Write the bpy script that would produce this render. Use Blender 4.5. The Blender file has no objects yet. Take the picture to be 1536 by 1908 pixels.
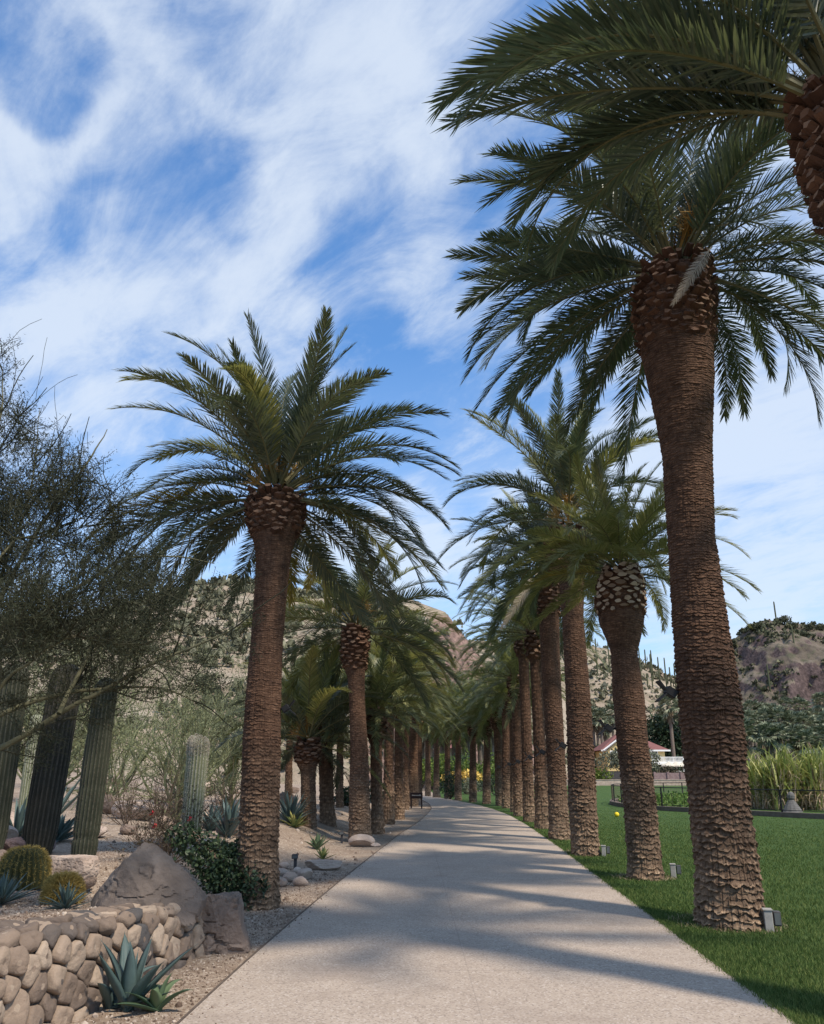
import bpy, math, random
import numpy as np
from math import radians as R, sin, cos, tan, pi
from mathutils import Vector, Matrix

# ------------------------------------------------------------------ camera, sky, sun, exposure
SC = bpy.context.scene
COL = SC.collection
F, CX, CY, PITCH, EYE = 1500.0, 768.0, 954.0, R(17.95), 1.6
cam_d = bpy.data.cameras.new('camera')
cam = bpy.data.objects.new('camera', cam_d); COL.objects.link(cam)
cam.location = (0, 0, EYE); cam.rotation_euler = (R(90) + PITCH, 0, 0)
cam_d.sensor_fit = 'VERTICAL'; cam_d.angle = 2 * math.atan(954 / F)
cam_d.clip_start = 0.05; cam_d.clip_end = 6000
SC.camera = cam
SUN_EL, SUN_AZ = R(54), R(137)          # azimuth clockwise from +Y (the way the camera looks)
sun_dir = Vector((sin(SUN_AZ) * cos(SUN_EL), cos(SUN_AZ) * cos(SUN_EL), sin(SUN_EL)))
sl = bpy.data.lights.new('sun', 'SUN'); sl.energy = 3.7; sl.angle = R(3.4); sl.color = (1.0, 0.89, 0.74)
so = bpy.data.objects.new('sun', sl); COL.objects.link(so)
so.rotation_euler = sun_dir.to_track_quat('Z', 'Y').to_euler(); so.location = (20, -20, 40)
SC.view_settings.view_transform = 'Standard'; SC.view_settings.look = 'None'
SC.view_settings.exposure = 0.36; SC.view_settings.gamma = 1.0
SC.cycles.max_bounces = 6; SC.cycles.diffuse_bounces = 3; SC.cycles.glossy_bounces = 2
SC.cycles.transmission_bounces = 4; SC.cycles.transparent_max_bounces = 4

def ray(px, py):
    u, v = (px - CX) / F, (CY - py) / F
    return np.array((u, cos(PITCH) - v * sin(PITCH), sin(PITCH) + v * cos(PITCH)))
def at(px, py, d):                       # the point at distance Y = d seen at photo pixel
    r = ray(px, py); return r * (d / r[1]) + np.array((0, 0, EYE))
def gp(px, py, z=0.0):                   # the point on the level z seen at photo pixel
    r = ray(px, py); return r * ((z - EYE) / r[2]) + np.array((0, 0, EYE))
def depth(d, z): return d * cos(PITCH) + (z - EYE) * sin(PITCH)

def world():
    w = bpy.data.worlds.new('World'); SC.world = w; w.use_nodes = True
    nt = w.node_tree; n, l = nt.nodes, nt.links; n.clear()
    def N(t, **k):
        x = n.new(t)
        for a, b in k.items(): setattr(x, a, b)
        return x
    def math_(op, a, b=None, clamp=False):
        x = N('ShaderNodeMath', operation=op, use_clamp=clamp)
        for i, s in enumerate((a, b)):
            if s is None: continue
            if isinstance(s, (int, float)): x.inputs[i].default_value = s
            else: l.new(s, x.inputs[i])
        return x.outputs[0]
    sky = N('ShaderNodeTexSky', sky_type='NISHITA', sun_disc=False, sun_elevation=SUN_EL, sun_rotation=SUN_AZ,
            air_density=1.0, dust_density=0.6, ozone_density=2.5)
    tc = N('ShaderNodeTexCoord'); sp = N('ShaderNodeSeparateXYZ'); l.new(tc.outputs['Generated'], sp.inputs[0])
    zz = math_('ADD', math_('MAXIMUM', sp.outputs[2], 0.0), 0.25)
    cb = N('ShaderNodeCombineXYZ')
    l.new(math_('DIVIDE', sp.outputs[0], zz), cb.inputs[0]); l.new(math_('DIVIDE', sp.outputs[1], zz), cb.inputs[1])
    mp = N('ShaderNodeMapping', vector_type='TEXTURE'); mp.inputs['Rotation'].default_value = (0, 0, R(-42)); mp.inputs['Scale'].default_value = (1.5, 0.72, 1)
    mp.inputs['Location'].default_value = (3.1, 0.4, 0)
    l.new(cb.outputs[0], mp.inputs[0])
    def noise(scale, det, rough, dist, off=0):
        x = N('ShaderNodeTexNoise'); x.inputs['Scale'].default_value = scale; x.inputs['Detail'].default_value = det
        x.inputs['Roughness'].default_value = rough; x.inputs['Distortion'].default_value = dist
        if off:
            m2 = N('ShaderNodeMapping'); m2.inputs['Location'].default_value = (off, -off, off); l.new(mp.outputs[0], m2.inputs[0]); l.new(m2.outputs[0], x.inputs['Vector'])
        else: l.new(mp.outputs[0], x.inputs['Vector'])
        return x.outputs['Fac']
    cl = math_('ADD', math_('ADD', math_('MULTIPLY', noise(1.9, 12, 0.62, 0.4), 0.46), math_('MULTIPLY', noise(5.0, 12, 0.66, 0.7, 4.3), 0.36)), math_('MULTIPLY', noise(13.0, 10, 0.66, 0.5, 7.7), 0.18))
    wn = N('ShaderNodeTexNoise'); wn.inputs['Scale'].default_value = 5.0; wn.inputs['Detail'].default_value = 6; l.new(tc.outputs['Generated'], wn.inputs['Vector'])
    w1 = N('ShaderNodeVectorMath', operation='SUBTRACT'); l.new(wn.outputs['Color'], w1.inputs[0]); w1.inputs[1].default_value = (.5, .5, .5)
    w2 = N('ShaderNodeVectorMath', operation='MULTIPLY_ADD'); l.new(w1.outputs[0], w2.inputs[0]); w2.inputs[1].default_value = (.30, .30, .30); l.new(tc.outputs['Generated'], w2.inputs[2])
    w3 = N('ShaderNodeVectorMath', operation='NORMALIZE'); l.new(w2.outputs[0], w3.inputs[0])
    # clear patches and thicker banks of this sky, by direction
    for px, py, wdt, amt in SKY_PATCHES:
        r = ray(px, py); r = r / np.linalg.norm(r)
        dp = N('ShaderNodeVectorMath', operation='DOT_PRODUCT'); l.new(w3.outputs[0], dp.inputs[0]); dp.inputs[1].default_value = tuple(r)
        mr = N('ShaderNodeMapRange', interpolation_type='SMOOTHSTEP')
        mr.inputs[1].default_value = cos(R(wdt)); mr.inputs[2].default_value = 1.0; mr.inputs[3].default_value = 0; mr.inputs[4].default_value = amt
        l.new(dp.outputs['Value'], mr.inputs[0]); cl = math_('ADD', cl, mr.outputs[0])
    mr = N('ShaderNodeMapRange', interpolation_type='SMOOTHSTEP')
    mr.inputs[1].default_value = 0.365; mr.inputs[2].default_value = 0.645; mr.inputs[3].default_value = 0.10; mr.inputs[4].default_value = 0.80
    l.new(cl, mr.inputs[0])
    hz = N('ShaderNodeMapRange'); l.new(sp.outputs[2], hz.inputs[0])
    hz.inputs[1].default_value = 0.55; hz.inputs[2].default_value = 0.05; hz.inputs[3].default_value = 0.0; hz.inputs[4].default_value = 0.52
    fac = math_('MAXIMUM', mr.outputs[0], math_('ADD', hz.outputs[0], math_('MULTIPLY', mr.outputs[0], 0.45)), True)
    tint = N('ShaderNodeMix', data_type='RGBA', blend_type='MULTIPLY'); tint.inputs[0].default_value = 1.0
    tint.inputs[7].default_value = (0.42, 1.22, 1.80, 1); l.new(sky.outputs[0], tint.inputs[6])
    mx = N('ShaderNodeMix', data_type='RGBA'); l.new(fac, mx.inputs[0]); l.new(tint.outputs[2], mx.inputs[6])
    mx.inputs[7].default_value = (6.4, 7.05, 7.9, 1)
    bg = N('ShaderNodeBackground'); bg.inputs[1].default_value = 0.1; l.new(mx.outputs[2], bg.inputs[0])
    o = N('ShaderNodeOutputWorld'); l.new(bg.outputs[0], o.inputs[0])
SKY_PATCHES = [(300, 375, 7, -0.13), (60, 20, 5, -0.16), (760, 790, 9, -0.09), (700, 470, 5, -0.08), (690, 640, 5, -0.04), (430, 90, 4, -0.05), (230, 250, 4, -0.04), (930, 330, 6, -0.05), (330, 780, 5, -0.04), (600, 200, 10, 0.06), (60, 400, 11, 0.06),
               (480, 480, 7, 0.07), (250, 600, 9, 0.06), (90, 740, 8, 0.08), (1400, 950, 14, 0.10), (700, 1000, 8, 0.12), (180, 130, 8, .06), (830, 60, 7, .05)]
world()

# ------------------------------------------------------------------ numpy helpers
rng = np.random.default_rng(7); random.seed(7)
def _h(i, j, k, s):
    n = (i.astype(np.int64) * 374761393 + j.astype(np.int64) * 668265263 + k.astype(np.int64) * 2147483647 + s * 974634617) & 0xFFFFFFFF
    n = ((n ^ (n >> 13)) * 1274126177) & 0xFFFFFFFF
    n = ((n ^ (n >> 16)) * 2246822519) & 0xFFFFFFFF
    return ((n ^ (n >> 15)) & 0xFFFF) / 65535.0
def vn(x, y, z=0.0, s=0):                # value noise 0..1
    x, y, z = np.broadcast_arrays(np.asarray(x, float), np.asarray(y, float), np.asarray(z, float))
    i, j, k = np.floor(x), np.floor(y), np.floor(z)
    a, b, c = x - i, y - j, z - k
    a, b, c = a * a * (3 - 2 * a), b * b * (3 - 2 * b), c * c * (3 - 2 * c)
    r = 0
    for di in (0, 1):
        for dj in (0, 1):
            for dk in (0, 1):
                r = r + _h(i + di, j + dj, k + dk, s) * (a if di else 1 - a) * (b if dj else 1 - b) * (c if dk else 1 - c)
    return r
def fbm(x, y, z=0.0, s=0, o=4, g=0.5):
    r, a, t = 0, 1.0, 0
    for q in range(o):
        f = 2.03 ** q; r = r + a * vn(np.asarray(x) * f, np.asarray(y) * f, np.asarray(z) * f, s + q); t += a; a *= g
    return r / t
def sstep(a, b, x):
    t = np.clip((x - a) / (b - a), 0, 1); return t * t * (3 - 2 * t)
def norm(v): return v / np.maximum(np.linalg.norm(v, axis=-1, keepdims=True), 1e-9)

class Geo:
    def __init__(s): s.v, s.f, s.m, s.n = [], [], [], 0
    def add(s, v, f, mi=0):
        v = np.asarray(v, float).reshape(-1, 3); f = np.asarray(f, int)
        s.v.append(v); s.f.append(f + s.n); s.m.append(np.full(len(f), mi) if np.isscalar(mi) else np.asarray(mi)); s.n += len(v)
    def merge(s, g, M=None):
        for_v = np.concatenate(g.v)
        if M is not None:
            M = np.array(M); for_v = for_v @ M[:3, :3].T + M[:3, 3]
        s.v.append(for_v)
        for f, m in zip(g.f, g.m): s.f.append(f + s.n); s.m.append(m)
        s.n += len(for_v)
    def stamp(s, v, f, mats, mi=0):      # many copies of a small shape, mats (n,3,4)
        v = np.asarray(v, float); f = np.asarray(f, int); n = len(mats)
        vv = np.einsum('nij,kj->nki', mats[:, :, :3], v) + mats[:, None, :, 3]
        ff = (f[None] + (np.arange(n) * len(v))[:, None, None]).reshape(-1, f.shape[1])
        s.add(vv.reshape(-1, 3), ff, mi)
    def mesh(s, name, mats, smooth=False):
        me = bpy.data.meshes.new(name)
        v = np.concatenate(s.v); me.vertices.add(len(v)); me.vertices.foreach_set('co', v.astype(np.float32).ravel())
        tot = np.concatenate([np.full(len(f), f.shape[1]) for f in s.f]); li = np.concatenate([f.ravel() for f in s.f])
        me.loops.add(len(li)); me.loops.foreach_set('vertex_index', li.astype(np.int32))
        me.polygons.add(len(tot)); st = np.concatenate([[0], np.cumsum(tot)[:-1]])
        me.polygons.foreach_set('loop_start', st.astype(np.int32)); me.polygons.foreach_set('loop_total', tot.astype(np.int32))
        for m in mats: me.materials.append(m)
        me.polygons.foreach_set('material_index', np.concatenate(s.m).astype(np.int32))
        me.polygons.foreach_set('use_smooth', np.full(len(tot), bool(smooth)))
        me.update(calc_edges=True); me.validate(); return me
    def build(s, name, mats, parent=None, smooth=False, loc=None):
        return link(name, s.mesh(name, mats if isinstance(mats, (list, tuple)) else [mats], smooth), parent, loc)
def link(name, me, parent=None, loc=None):
    o = bpy.data.objects.new(name, me); COL.objects.link(o)
    if parent: o.parent = parent
    if loc is not None: o.location = loc
    return o
def tag(o, label=None, cat=None, group=None, kind=None):
    for k, v in (('label', label), ('category', cat), ('group', group), ('kind', kind)):
        if v: o[k] = v
    return o
def empty(name, loc, label, cat, group=None):
    o = bpy.data.objects.new(name, None); COL.objects.link(o); o.location = tuple(loc); o.empty_display_size = .2
    return tag(o, label, cat, group)
def grid_faces(nu, nv, wrap=False):      # nu rows, nv columns
    i, j = np.meshgrid(np.arange(nu - 1), np.arange(nv if wrap else nv - 1), indexing='ij'); j2 = (j + 1) % nv
    return np.stack([i * nv + j, i * nv + j2, (i + 1) * nv + j2, (i + 1) * nv + j], -1).reshape(-1, 4)
def tubes(g, p0, p1, r0, r1, sides=4, mi=0):
    p0, p1 = np.asarray(p0, float).reshape(-1, 3), np.asarray(p1, float).reshape(-1, 3); n = len(p0)
    r0 = np.broadcast_to(np.asarray(r0, float), (n,)); r1 = np.broadcast_to(np.asarray(r1, float), (n,))
    d = norm(p1 - p0); a = np.where(np.abs(d[:, 2:3]) > .9, np.array([[1., 0, 0]]), np.array([[0, 0, 1.]]))
    u = norm(np.cross(d, a)); w = np.cross(d, u); t = np.arange(sides) * 2 * pi / sides
    ring = u[:, None] * np.cos(t)[None, :, None] + w[:, None] * np.sin(t)[None, :, None]
    v = np.concatenate([p0[:, None] + ring * r0[:, None, None], p1[:, None] + ring * r1[:, None, None]], 1)
    k = np.arange(sides); f = np.stack([k, (k + 1) % sides, sides + (k + 1) % sides, sides + k], -1)
    g.add(v.reshape(-1, 3), (f[None] + (np.arange(n) * 2 * sides)[:, None, None]).reshape(-1, 4), mi)
def polytube(g, pts, rad, sides=6, mi=0, cap=False):
    pts = np.asarray(pts, float); n = len(pts); rad = np.broadcast_to(np.asarray(rad, float), (n,))
    d = norm(np.gradient(pts, axis=0)); a = np.array([0, 0, 1.]) if np.mean(np.abs(d[:, 2])) < .8 else np.array([1., 0, 0])
    u = norm(np.cross(d, a)); w = np.cross(d, u); t = np.arange(sides) * 2 * pi / sides
    v = pts[:, None] + (u[:, None] * np.cos(t)[None, :, None] + w[:, None] * np.sin(t)[None, :, None]) * rad[:, None, None]
    g.add(v.reshape(-1, 3), grid_faces(n, sides, True), mi)
    if cap:
        g.add(v[-1], [list(range(sides))], mi); g.add(v[0], [list(range(sides))[::-1]], mi)
def box(g, c, s, mi=0, M=None, bev=0.0):
    x, y, z = np.array(s) / 2
    if bev <= 0:
        v = np.array([(-x, -y, -z), (x, -y, -z), (x, y, -z), (-x, y, -z), (-x, -y, z), (x, -y, z), (x, y, z), (-x, y, z)])
        f = [(0, 3, 2, 1), (4, 5, 6, 7), (0, 1, 5, 4), (1, 2, 6, 5), (2, 3, 7, 6), (3, 0, 4, 7)]
        if M is not None: v = v @ np.array(M)[:3, :3].T
        g.add(v + np.array(c), f, mi)
    else:
        b = bev; oc = []
        for zz, k in ((-z, b), (-z + b, 0), (z - b, 0), (z, b)):
            X, Y = x - k, y - k
            oc += [(-X + b, -Y, zz), (X - b, -Y, zz), (X, -Y + b, zz), (X, Y - b, zz), (X - b, Y, zz), (-X + b, Y, zz), (-X, Y - b, zz), (-X, -Y + b, zz)]
        v = np.array(oc)
        if M is not None: v = v @ np.array(M)[:3, :3].T
        v = v + np.array(c)
        g.add(v, grid_faces(4, 8, True), mi); g.add(v[24:], [list(range(8))], mi); g.add(v[:8], [list(range(8))[::-1]], mi)

# ------------------------------------------------------------------ materials
def material(name, stops, scale=5.0, rough=0.85, bump=0.0, bscale=None, detail=6, coord='Object', stretch=(1, 1, 1), spec=0.2, island=0.0,
             transl=0.0, transcol=None, dist=0.0, extra=None, metal=0.0):
    m = bpy.data.materials.new(name); m.use_nodes = True; nt = m.node_tree; n, l = nt.nodes, nt.links
    b = n['Principled BSDF']; out = n['Material Output']
    b.inputs['Roughness'].default_value = rough; b.inputs['Specular IOR Level'].default_value = spec; b.inputs['Metallic'].default_value = metal
    tc = n.new('ShaderNodeTexCoord'); mp = n.new('ShaderNodeMapping'); mp.inputs['Scale'].default_value = stretch
    if coord == 'World':
        ge = n.new('ShaderNodeNewGeometry'); l.new(ge.outputs['Position'], mp.inputs[0])
    else: l.new(tc.outputs[coord], mp.inputs[0])
    no = n.new('ShaderNodeTexNoise'); no.inputs['Scale'].default_value = scale; no.inputs['Detail'].default_value = detail
    no.inputs['Roughness'].default_value = 0.6; no.inputs['Distortion'].default_value = dist; l.new(mp.outputs[0], no.inputs['Vector'])
    cr = n.new('ShaderNodeValToRGB'); e = cr.color_ramp.elements
    while len(e) < len(stops): e.new(0.5)
    for k, (p, c) in enumerate(stops): e[k].position = p; e[k].color = (*c, 1)
    fac = no.outputs['Fac']
    if island:
        ge = n.new('ShaderNodeNewGeometry'); mm = n.new('ShaderNodeMix'); mm.inputs[0].default_value = island
        l.new(fac, mm.inputs[2]); l.new(ge.outputs['Random Per Island'], mm.inputs[3]); fac = mm.outputs[0]
    l.new(fac, cr.inputs[0]); colr = cr.outputs[0]
    if extra: colr = extra(n, l, colr, mp)
    l.new(colr, b.inputs['Base Color'])
    if bump:
        nb = n.new('ShaderNodeTexNoise'); nb.inputs['Scale'].default_value = bscale or scale * 4; nb.inputs['Detail'].default_value = 8
        nb.inputs['Roughness'].default_value = 0.65; l.new(mp.outputs[0], nb.inputs['Vector'])
        bp = n.new('ShaderNodeBump'); bp.inputs['Strength'].default_value = 1.0; bp.inputs['Distance'].default_value = bump
        l.new(nb.outputs['Fac'], bp.inputs['Height']); l.new(bp.outputs[0], b.inputs['Normal'])
    if transl:
        t = n.new('ShaderNodeBsdfTranslucent'); ms = n.new('ShaderNodeMixShader'); ms.inputs[0].default_value = transl
        if transcol: t.inputs[0].default_value = (*transcol, 1)
        else: l.new(colr, t.inputs[0])
        l.new(b.outputs[0], ms.inputs[1]); l.new(t.outputs[0], ms.inputs[2]); l.new(ms.outputs[0], out.inputs[0])
    return m
def mixc(n, l, a, c, fac):
    x = n.new('ShaderNodeMix'); x.data_type = 'RGBA'; l.new(fac, x.inputs[0])
    if isinstance(a, tuple): x.inputs[6].default_value = (*a, 1)
    else: l.new(a, x.inputs[6])
    if isinstance(c, tuple): x.inputs[7].default_value = (*c, 1)
    else: l.new(c, x.inputs[7])
    return x.outputs[2]
def mrange(n, l, src, a, b, c=0.0, d=1.0):
    x = n.new('ShaderNodeMapRange'); l.new(src, x.inputs[0])
    for k, v in enumerate((a, b, c, d)): x.inputs[k + 1].default_value = v
    return x.outputs[0]
def noise_(n, l, vec, scale, detail=4, rough=.6):
    x = n.new('ShaderNodeTexNoise'); x.inputs['Scale'].default_value = scale; x.inputs['Detail'].default_value = detail; x.inputs['Roughness'].default_value = rough
    l.new(vec, x.inputs['Vector']); return x.outputs['Fac']

def ex_path(n, l, col, mp):
    sp = n.new('ShaderNodeSeparateXYZ'); l.new(mp.outputs[0], sp.inputs[0])
    # aggregate: small dark and pale stones in the concrete
    vo = n.new('ShaderNodeTexVoronoi'); vo.inputs['Scale'].default_value = 75; l.new(mp.outputs[0], vo.inputs['Vector'])
    sv = n.new('ShaderNodeSeparateColor'); l.new(vo.outputs['Color'], sv.inputs[0])
    dk = mrange(n, l, sv.outputs[0], .76, .84); pl = mrange(n, l, sv.outputs[1], .86, .92)
    col = mixc(n, l, col, (.275, .22, .18), dk); col = mixc(n, l, col, (.49, .415, .355), pl)
    st = noise_(n, l, mp.outputs[0], .9, 6, .7); col = mixc(n, l, col, (.27, .21, .17), mrange(n, l, st, .50, .74, 0, .6))
    def line(src, p, w):
        a = n.new('ShaderNodeMath'); a.operation = 'SUBTRACT'; l.new(src, a.inputs[0]); a.inputs[1].default_value = p
        b = n.new('ShaderNodeMath'); b.operation = 'ABSOLUTE'; l.new(a.outputs[0], b.inputs[0]); return mrange(n, l, b.outputs[0], w, w * 1.6, 1, 0)
    for p in (7.62, 13.7, 19.8, 26.0):
        col = mixc(n, l, col, (.22, .175, .145), line(sp.outputs[1], p, .003))
    ln = line(sp.outputs[0], .47, .003)
    mu = n.new('ShaderNodeMath'); mu.operation = 'MULTIPLY'; mu.inputs[1].default_value = .3; l.new(ln, mu.inputs[0])
    return mixc(n, l, col, (.16, .13, .12), mu.outputs[0])
def ex_lawn(n, l, col, mp):
    v = noise_(n, l, mp.outputs[0], 60, 5, .7); col = mixc(n, l, col, (.018, .045, .012), mrange(n, l, v, .45, .7, 0, .8))
    v = noise_(n, l, mp.outputs[0], .35, 4, .6); return mixc(n, l, col, (.065, .10, .022), mrange(n, l, v, .5, .7, 0, .6))
def ex_ground(n, l, col, mp):
    vo = n.new('ShaderNodeTexVoronoi'); vo.inputs['Scale'].default_value = 38; l.new(mp.outputs[0], vo.inputs['Vector'])
    sv = n.new('ShaderNodeSeparateColor'); l.new(vo.outputs['Color'], sv.inputs[0])
    col = mixc(n, l, col, (.20, .14, .10), mrange(n, l, sv.outputs[0], .6, .75, 0, .75))
    col = mixc(n, l, col, (.55, .46, .37), mrange(n, l, sv.outputs[1], .82, .92, 0, .7))
    st = noise_(n, l, mp.outputs[0], .5, 5, .65); return mixc(n, l, col, (.19, .135, .10), mrange(n, l, st, .45, .68, 0, .55))
def ex_hill(cliff, scrub):
    def f(n, l, col, mp):
        ge = n.new('ShaderNodeNewGeometry'); sp = n.new('ShaderNodeSeparateXYZ'); l.new(ge.outputs['Normal'], sp.inputs[0])
        v = noise_(n, l, mp.outputs[0], .35, 6, .7); col = mixc(n, l, col, scrub, mrange(n, l, v, .5, .6, 0, .75))
        v2 = noise_(n, l, mp.outputs[0], .9, 8, .75); dk = mixc(n, l, cliff, tuple(c * .42 for c in cliff), mrange(n, l, v2, .42, .62)); cliff2 = mixc(n, l, dk, tuple(c * 1.7 for c in cliff), mrange(n, l, v2, .30, .40, .8, 0))
        return mixc(n, l, col, cliff2, mrange(n, l, sp.outputs[2], .68, .55, 0, 1))
    return f
def ex_height(lo, hi, z0, z1, amt=1.0):  # weathered pale foot, its sunlight brightened into the colour, to red brown upper trunk
    def f(n, l, col, mp):
        ge = n.new('ShaderNodeNewGeometry'); sp = n.new('ShaderNodeSeparateXYZ'); l.new(ge.outputs['Position'], sp.inputs[0])
        v = noise_(n, l, mp.outputs[0], 1.3, 4); a = n.new('ShaderNodeMath'); a.operation = 'MULTIPLY_ADD'; l.new(v, a.inputs[0]); a.inputs[1].default_value = 1.6; l.new(sp.outputs[2], a.inputs[2])
        tint = mixc(n, l, lo, hi, mrange(n, l, a.outputs[0], z0 + .8, z1 + .8)); w = noise_(n, l, mp.outputs[0], 2.0, 5, .7); tint = mixc(n, l, tint, (.085, .06, .05), mrange(n, l, w, .48, .70, 0, .7))
        at_ = n.new('ShaderNodeAttribute'); at_.attribute_name = 'scar'; hi2 = n.new('ShaderNodeMix'); hi2.data_type = 'RGBA'; hi2.blend_type = 'MULTIPLY'; hi2.inputs[0].default_value = 1; l.new(tint, hi2.inputs[6]); l.new(mixc(n, l, (.66, .62, .60), (1.5, 1.45, 1.38), at_.outputs['Fac']), hi2.inputs[7]); tint = hi2.outputs[2]; x = n.new('ShaderNodeMix'); x.data_type = 'RGBA'; x.blend_type = 'MULTIPLY'; x.inputs[0].default_value = amt; l.new(col, x.inputs[6]); l.new(tint, x.inputs[7]); return x.outputs[2]
    return f
M = {}
M['path'] = material('path_concrete', [(.3, (.375, .303, .243)), (.7, (.43, .352, .285))], 3, .92, .0015, 90, coord='World', extra=ex_path)
M['lawn'] = material('lawn_green', [(.35, (.040, .080, .014)), (.65, (.072, .122, .026))], 2.2, .9, .02, 90, coord='World', extra=ex_lawn)
M['blade'] = material('grass_blade', [(.2, (.042, .080, .018)), (.55, (.092, .142, .034)), (.9, (.22, .25, .08))], .55, .7, coord='World', island=.6, transl=.25)
M['sand'] = material('desert_ground', [(.3, (.26, .195, .145)), (.7, (.38, .30, .23))], 3, .95, .012, 45, coord='World', extra=ex_ground)
M['pebble'] = material('pebbles', [(.15, (.11, .075, .055)), (.5, (.25, .185, .14)), (.85, (.46, .38, .31))], 9, .9, coord='World', island=.9)
M['edging'] = material('edging_steel', [(.3, (.085, .065, .052)), (.7, (.15, .115, .09))], 8, .8)
BARK = [(.25, (.34, .29, .25)), (.5, (.68, .61, .54)), (.8, (1.0, .94, .86))]
M['trunk'] = material('date_palm_bark', BARK, 9, .95, .012, 60, coord='World', stretch=(1, 1, 2.5), extra=ex_height((.43, .34, .26), (.195, .126, .092), .1, 1.9))
M['boot'] = material('cut_frond_base', [(.2, (.045, .022, .014)), (.8, (.13, .065, .038))], 8, .9, .006, 60, coord='World', island=.5)
M['cut'] = material('cut_face', [(.1, (.06, .034, .024)), (.5, (.15, .085, .055)), (.9, (.29, .185, .12))], 8, .85, .003, 90, coord='World', island=.8)
M['cut_pale'] = material('cut_face_pale', [(.1, (.20, .13, .085)), (.5, (.36, .26, .175)), (.9, (.50, .39, .28))], 8, .85, .003, 90, coord='World', island=.8)
M['fibre'] = material('trunk_fibre', [(.2, (.035, .02, .014)), (.8, (.10, .055, .035))], 25, .95, .01, 70, coord='World', stretch=(1, 1, .5))
M['frond'] = material('palm_leaflet', [(.15, (.040, .056, .042)), (.5, (.075, .096, .064)), (.85, (.155, .165, .10))], 1.5, .40, coord='World', island=.65, transl=.20, transcol=(.16, .19, .07), spec=.4)
M['frond_olive_lit'] = material('palm_leaflet_olive_lit', [(.15, (.095, .11, .032)), (.5, (.185, .195, .062)), (.85, (.34, .31, .125))], 1.5, .45, coord='World', island=.65, transl=.30, transcol=(.32, .31, .08), spec=.4)  # olive leaflets, their colour brightened to look sunlit
M['frond_far_lit'] = material('palm_leaflet_far_lit', [(.15, (.055, .075, .040)), (.5, (.105, .125, .060)), (.85, (.26, .25, .11))], .8, .42, coord='World', island=.7, transl=.28, transcol=(.26, .28, .07), spec=.4)  # lighter copy for far crowns, sunlit yellow highlights put into the colour
M['frond_yellow'] = material('palm_leaflet_yellow', [(.2, (.16, .14, .03)), (.6, (.32, .26, .05)), (.9, (.42, .30, .10))], 2, .55, coord='World', island=.5, transl=.2)
M['frond_dead'] = material('palm_leaflet_dead', [(.2, (.22, .18, .13)), (.8, (.45, .39, .31))], 4, .8, coord='World', island=.5, transl=.1)
M['rachis'] = material('palm_rachis', [(.3, (.095, .09, .042)), (.7, (.16, .14, .065))], 3, .55, coord='World')
M['stalk'] = material('flower_stalk', [(.3, (.26, .14, .035)), (.7, (.42, .24, .06))], 6, .7, coord='World')
M['fan'] = material('fan_leaf', [(.2, (.06, .08, .045)), (.6, (.20, .22, .135)), (.9, (.42, .42, .29))], 1.0, .5, coord='World', island=.7, transl=.1)
M['thin_trunk'] = material('fan_palm_bark', [(.3, (.13, .10, .08)), (.7, (.24, .19, .155))], 3, .95, .01, 20, coord='World', stretch=(1, 1, 4))
M['skirt'] = material('dry_skirt', [(.3, (.10, .075, .05)), (.7, (.22, .17, .12))], 2, .9, coord='World', island=.6)
def ex_rib(pale):
    def f(n, l, col, mp):
        a = n.new('ShaderNodeAttribute'); a.attribute_name = 'rib'
        v = noise_(n, l, mp.outputs[0], 30, 3); mu = n.new('ShaderNodeMath'); mu.operation = 'MULTIPLY'; l.new(a.outputs['Fac'], mu.inputs[0])
        l.new(mrange(n, l, v, .3, .6), mu.inputs[1]); return mixc(n, l, col, pale, mu.outputs[0])
    return f
M['saguaro'] = material('cactus_skin', [(.3, (.026, .030, .020)), (.7, (.046, .050, .032))], 4, .75, .006, 40, coord='World', extra=ex_rib((.085, .08, .056)))  # skin colour darkened to carry the tree's shade over these cacti
M['saguaro_dark'] = material('cactus_skin_dark', [(.3, (.026, .026, .020)), (.7, (.048, .044, .033))], 4, .8, .008, 40, coord='World', extra=ex_rib((.08, .07, .055)))  # the same tree shade is darkened into this skin
M['cardon'] = material('cactus_skin_pale', [(.3, (.12, .132, .075)), (.7, (.185, .195, .115))], 4, .75, .004, 40, coord='World', extra=ex_rib((.40, .375, .30)))
M['wool'] = material('cactus_wool', [(.3, (.42, .38, .31)), (.8, (.62, .57, .48))], 20, .95, coord='World', island=.5, transl=.2)
M['barrel'] = material('barrel_skin', [(.3, (.035, .040, .016)), (.7, (.065, .065, .025))], 5, .7, coord='World')
M['spine'] = material('yellow_spines', [(.2, (.20, .145, .04)), (.8, (.42, .31, .10))], 6, .7, coord='World', island=.6)
M['agave'] = material('agave_leaf', [(.2, (.042, .070, .066)), (.6, (.085, .128, .120)), (.9, (.155, .205, .185))], 3, .55, .002, 30, coord='World', island=.5, spec=.35)
M['agave_green'] = material('agave_leaf_green', [(.2, (.05, .09, .05)), (.8, (.14, .19, .10))], 3, .55, coord='World', island=.5)
M['agave_yellow'] = material('agave_leaf_striped', [(.35, (.10, .15, .05)), (.6, (.42, .38, .12))], 9, .55, coord='World', island=.4)
def rockmat(n, a, b, c): return material(n, [(.25, a), (.5, b), (.78, c)], 3.2, .92, .02, 14, coord='World', detail=10, dist=.4)
M['rock_grey'] = rockmat('grey_rock', (.095, .074, .062), (.165, .13, .108), (.26, .21, .175))
M['rock_red'] = rockmat('red_rock', (.12, .086, .069), (.205, .152, .122), (.31, .24, .195))
M['rock_pale'] = rockmat('pale_rock', (.30, .22, .175), (.44, .34, .275), (.58, .47, .39))
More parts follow.
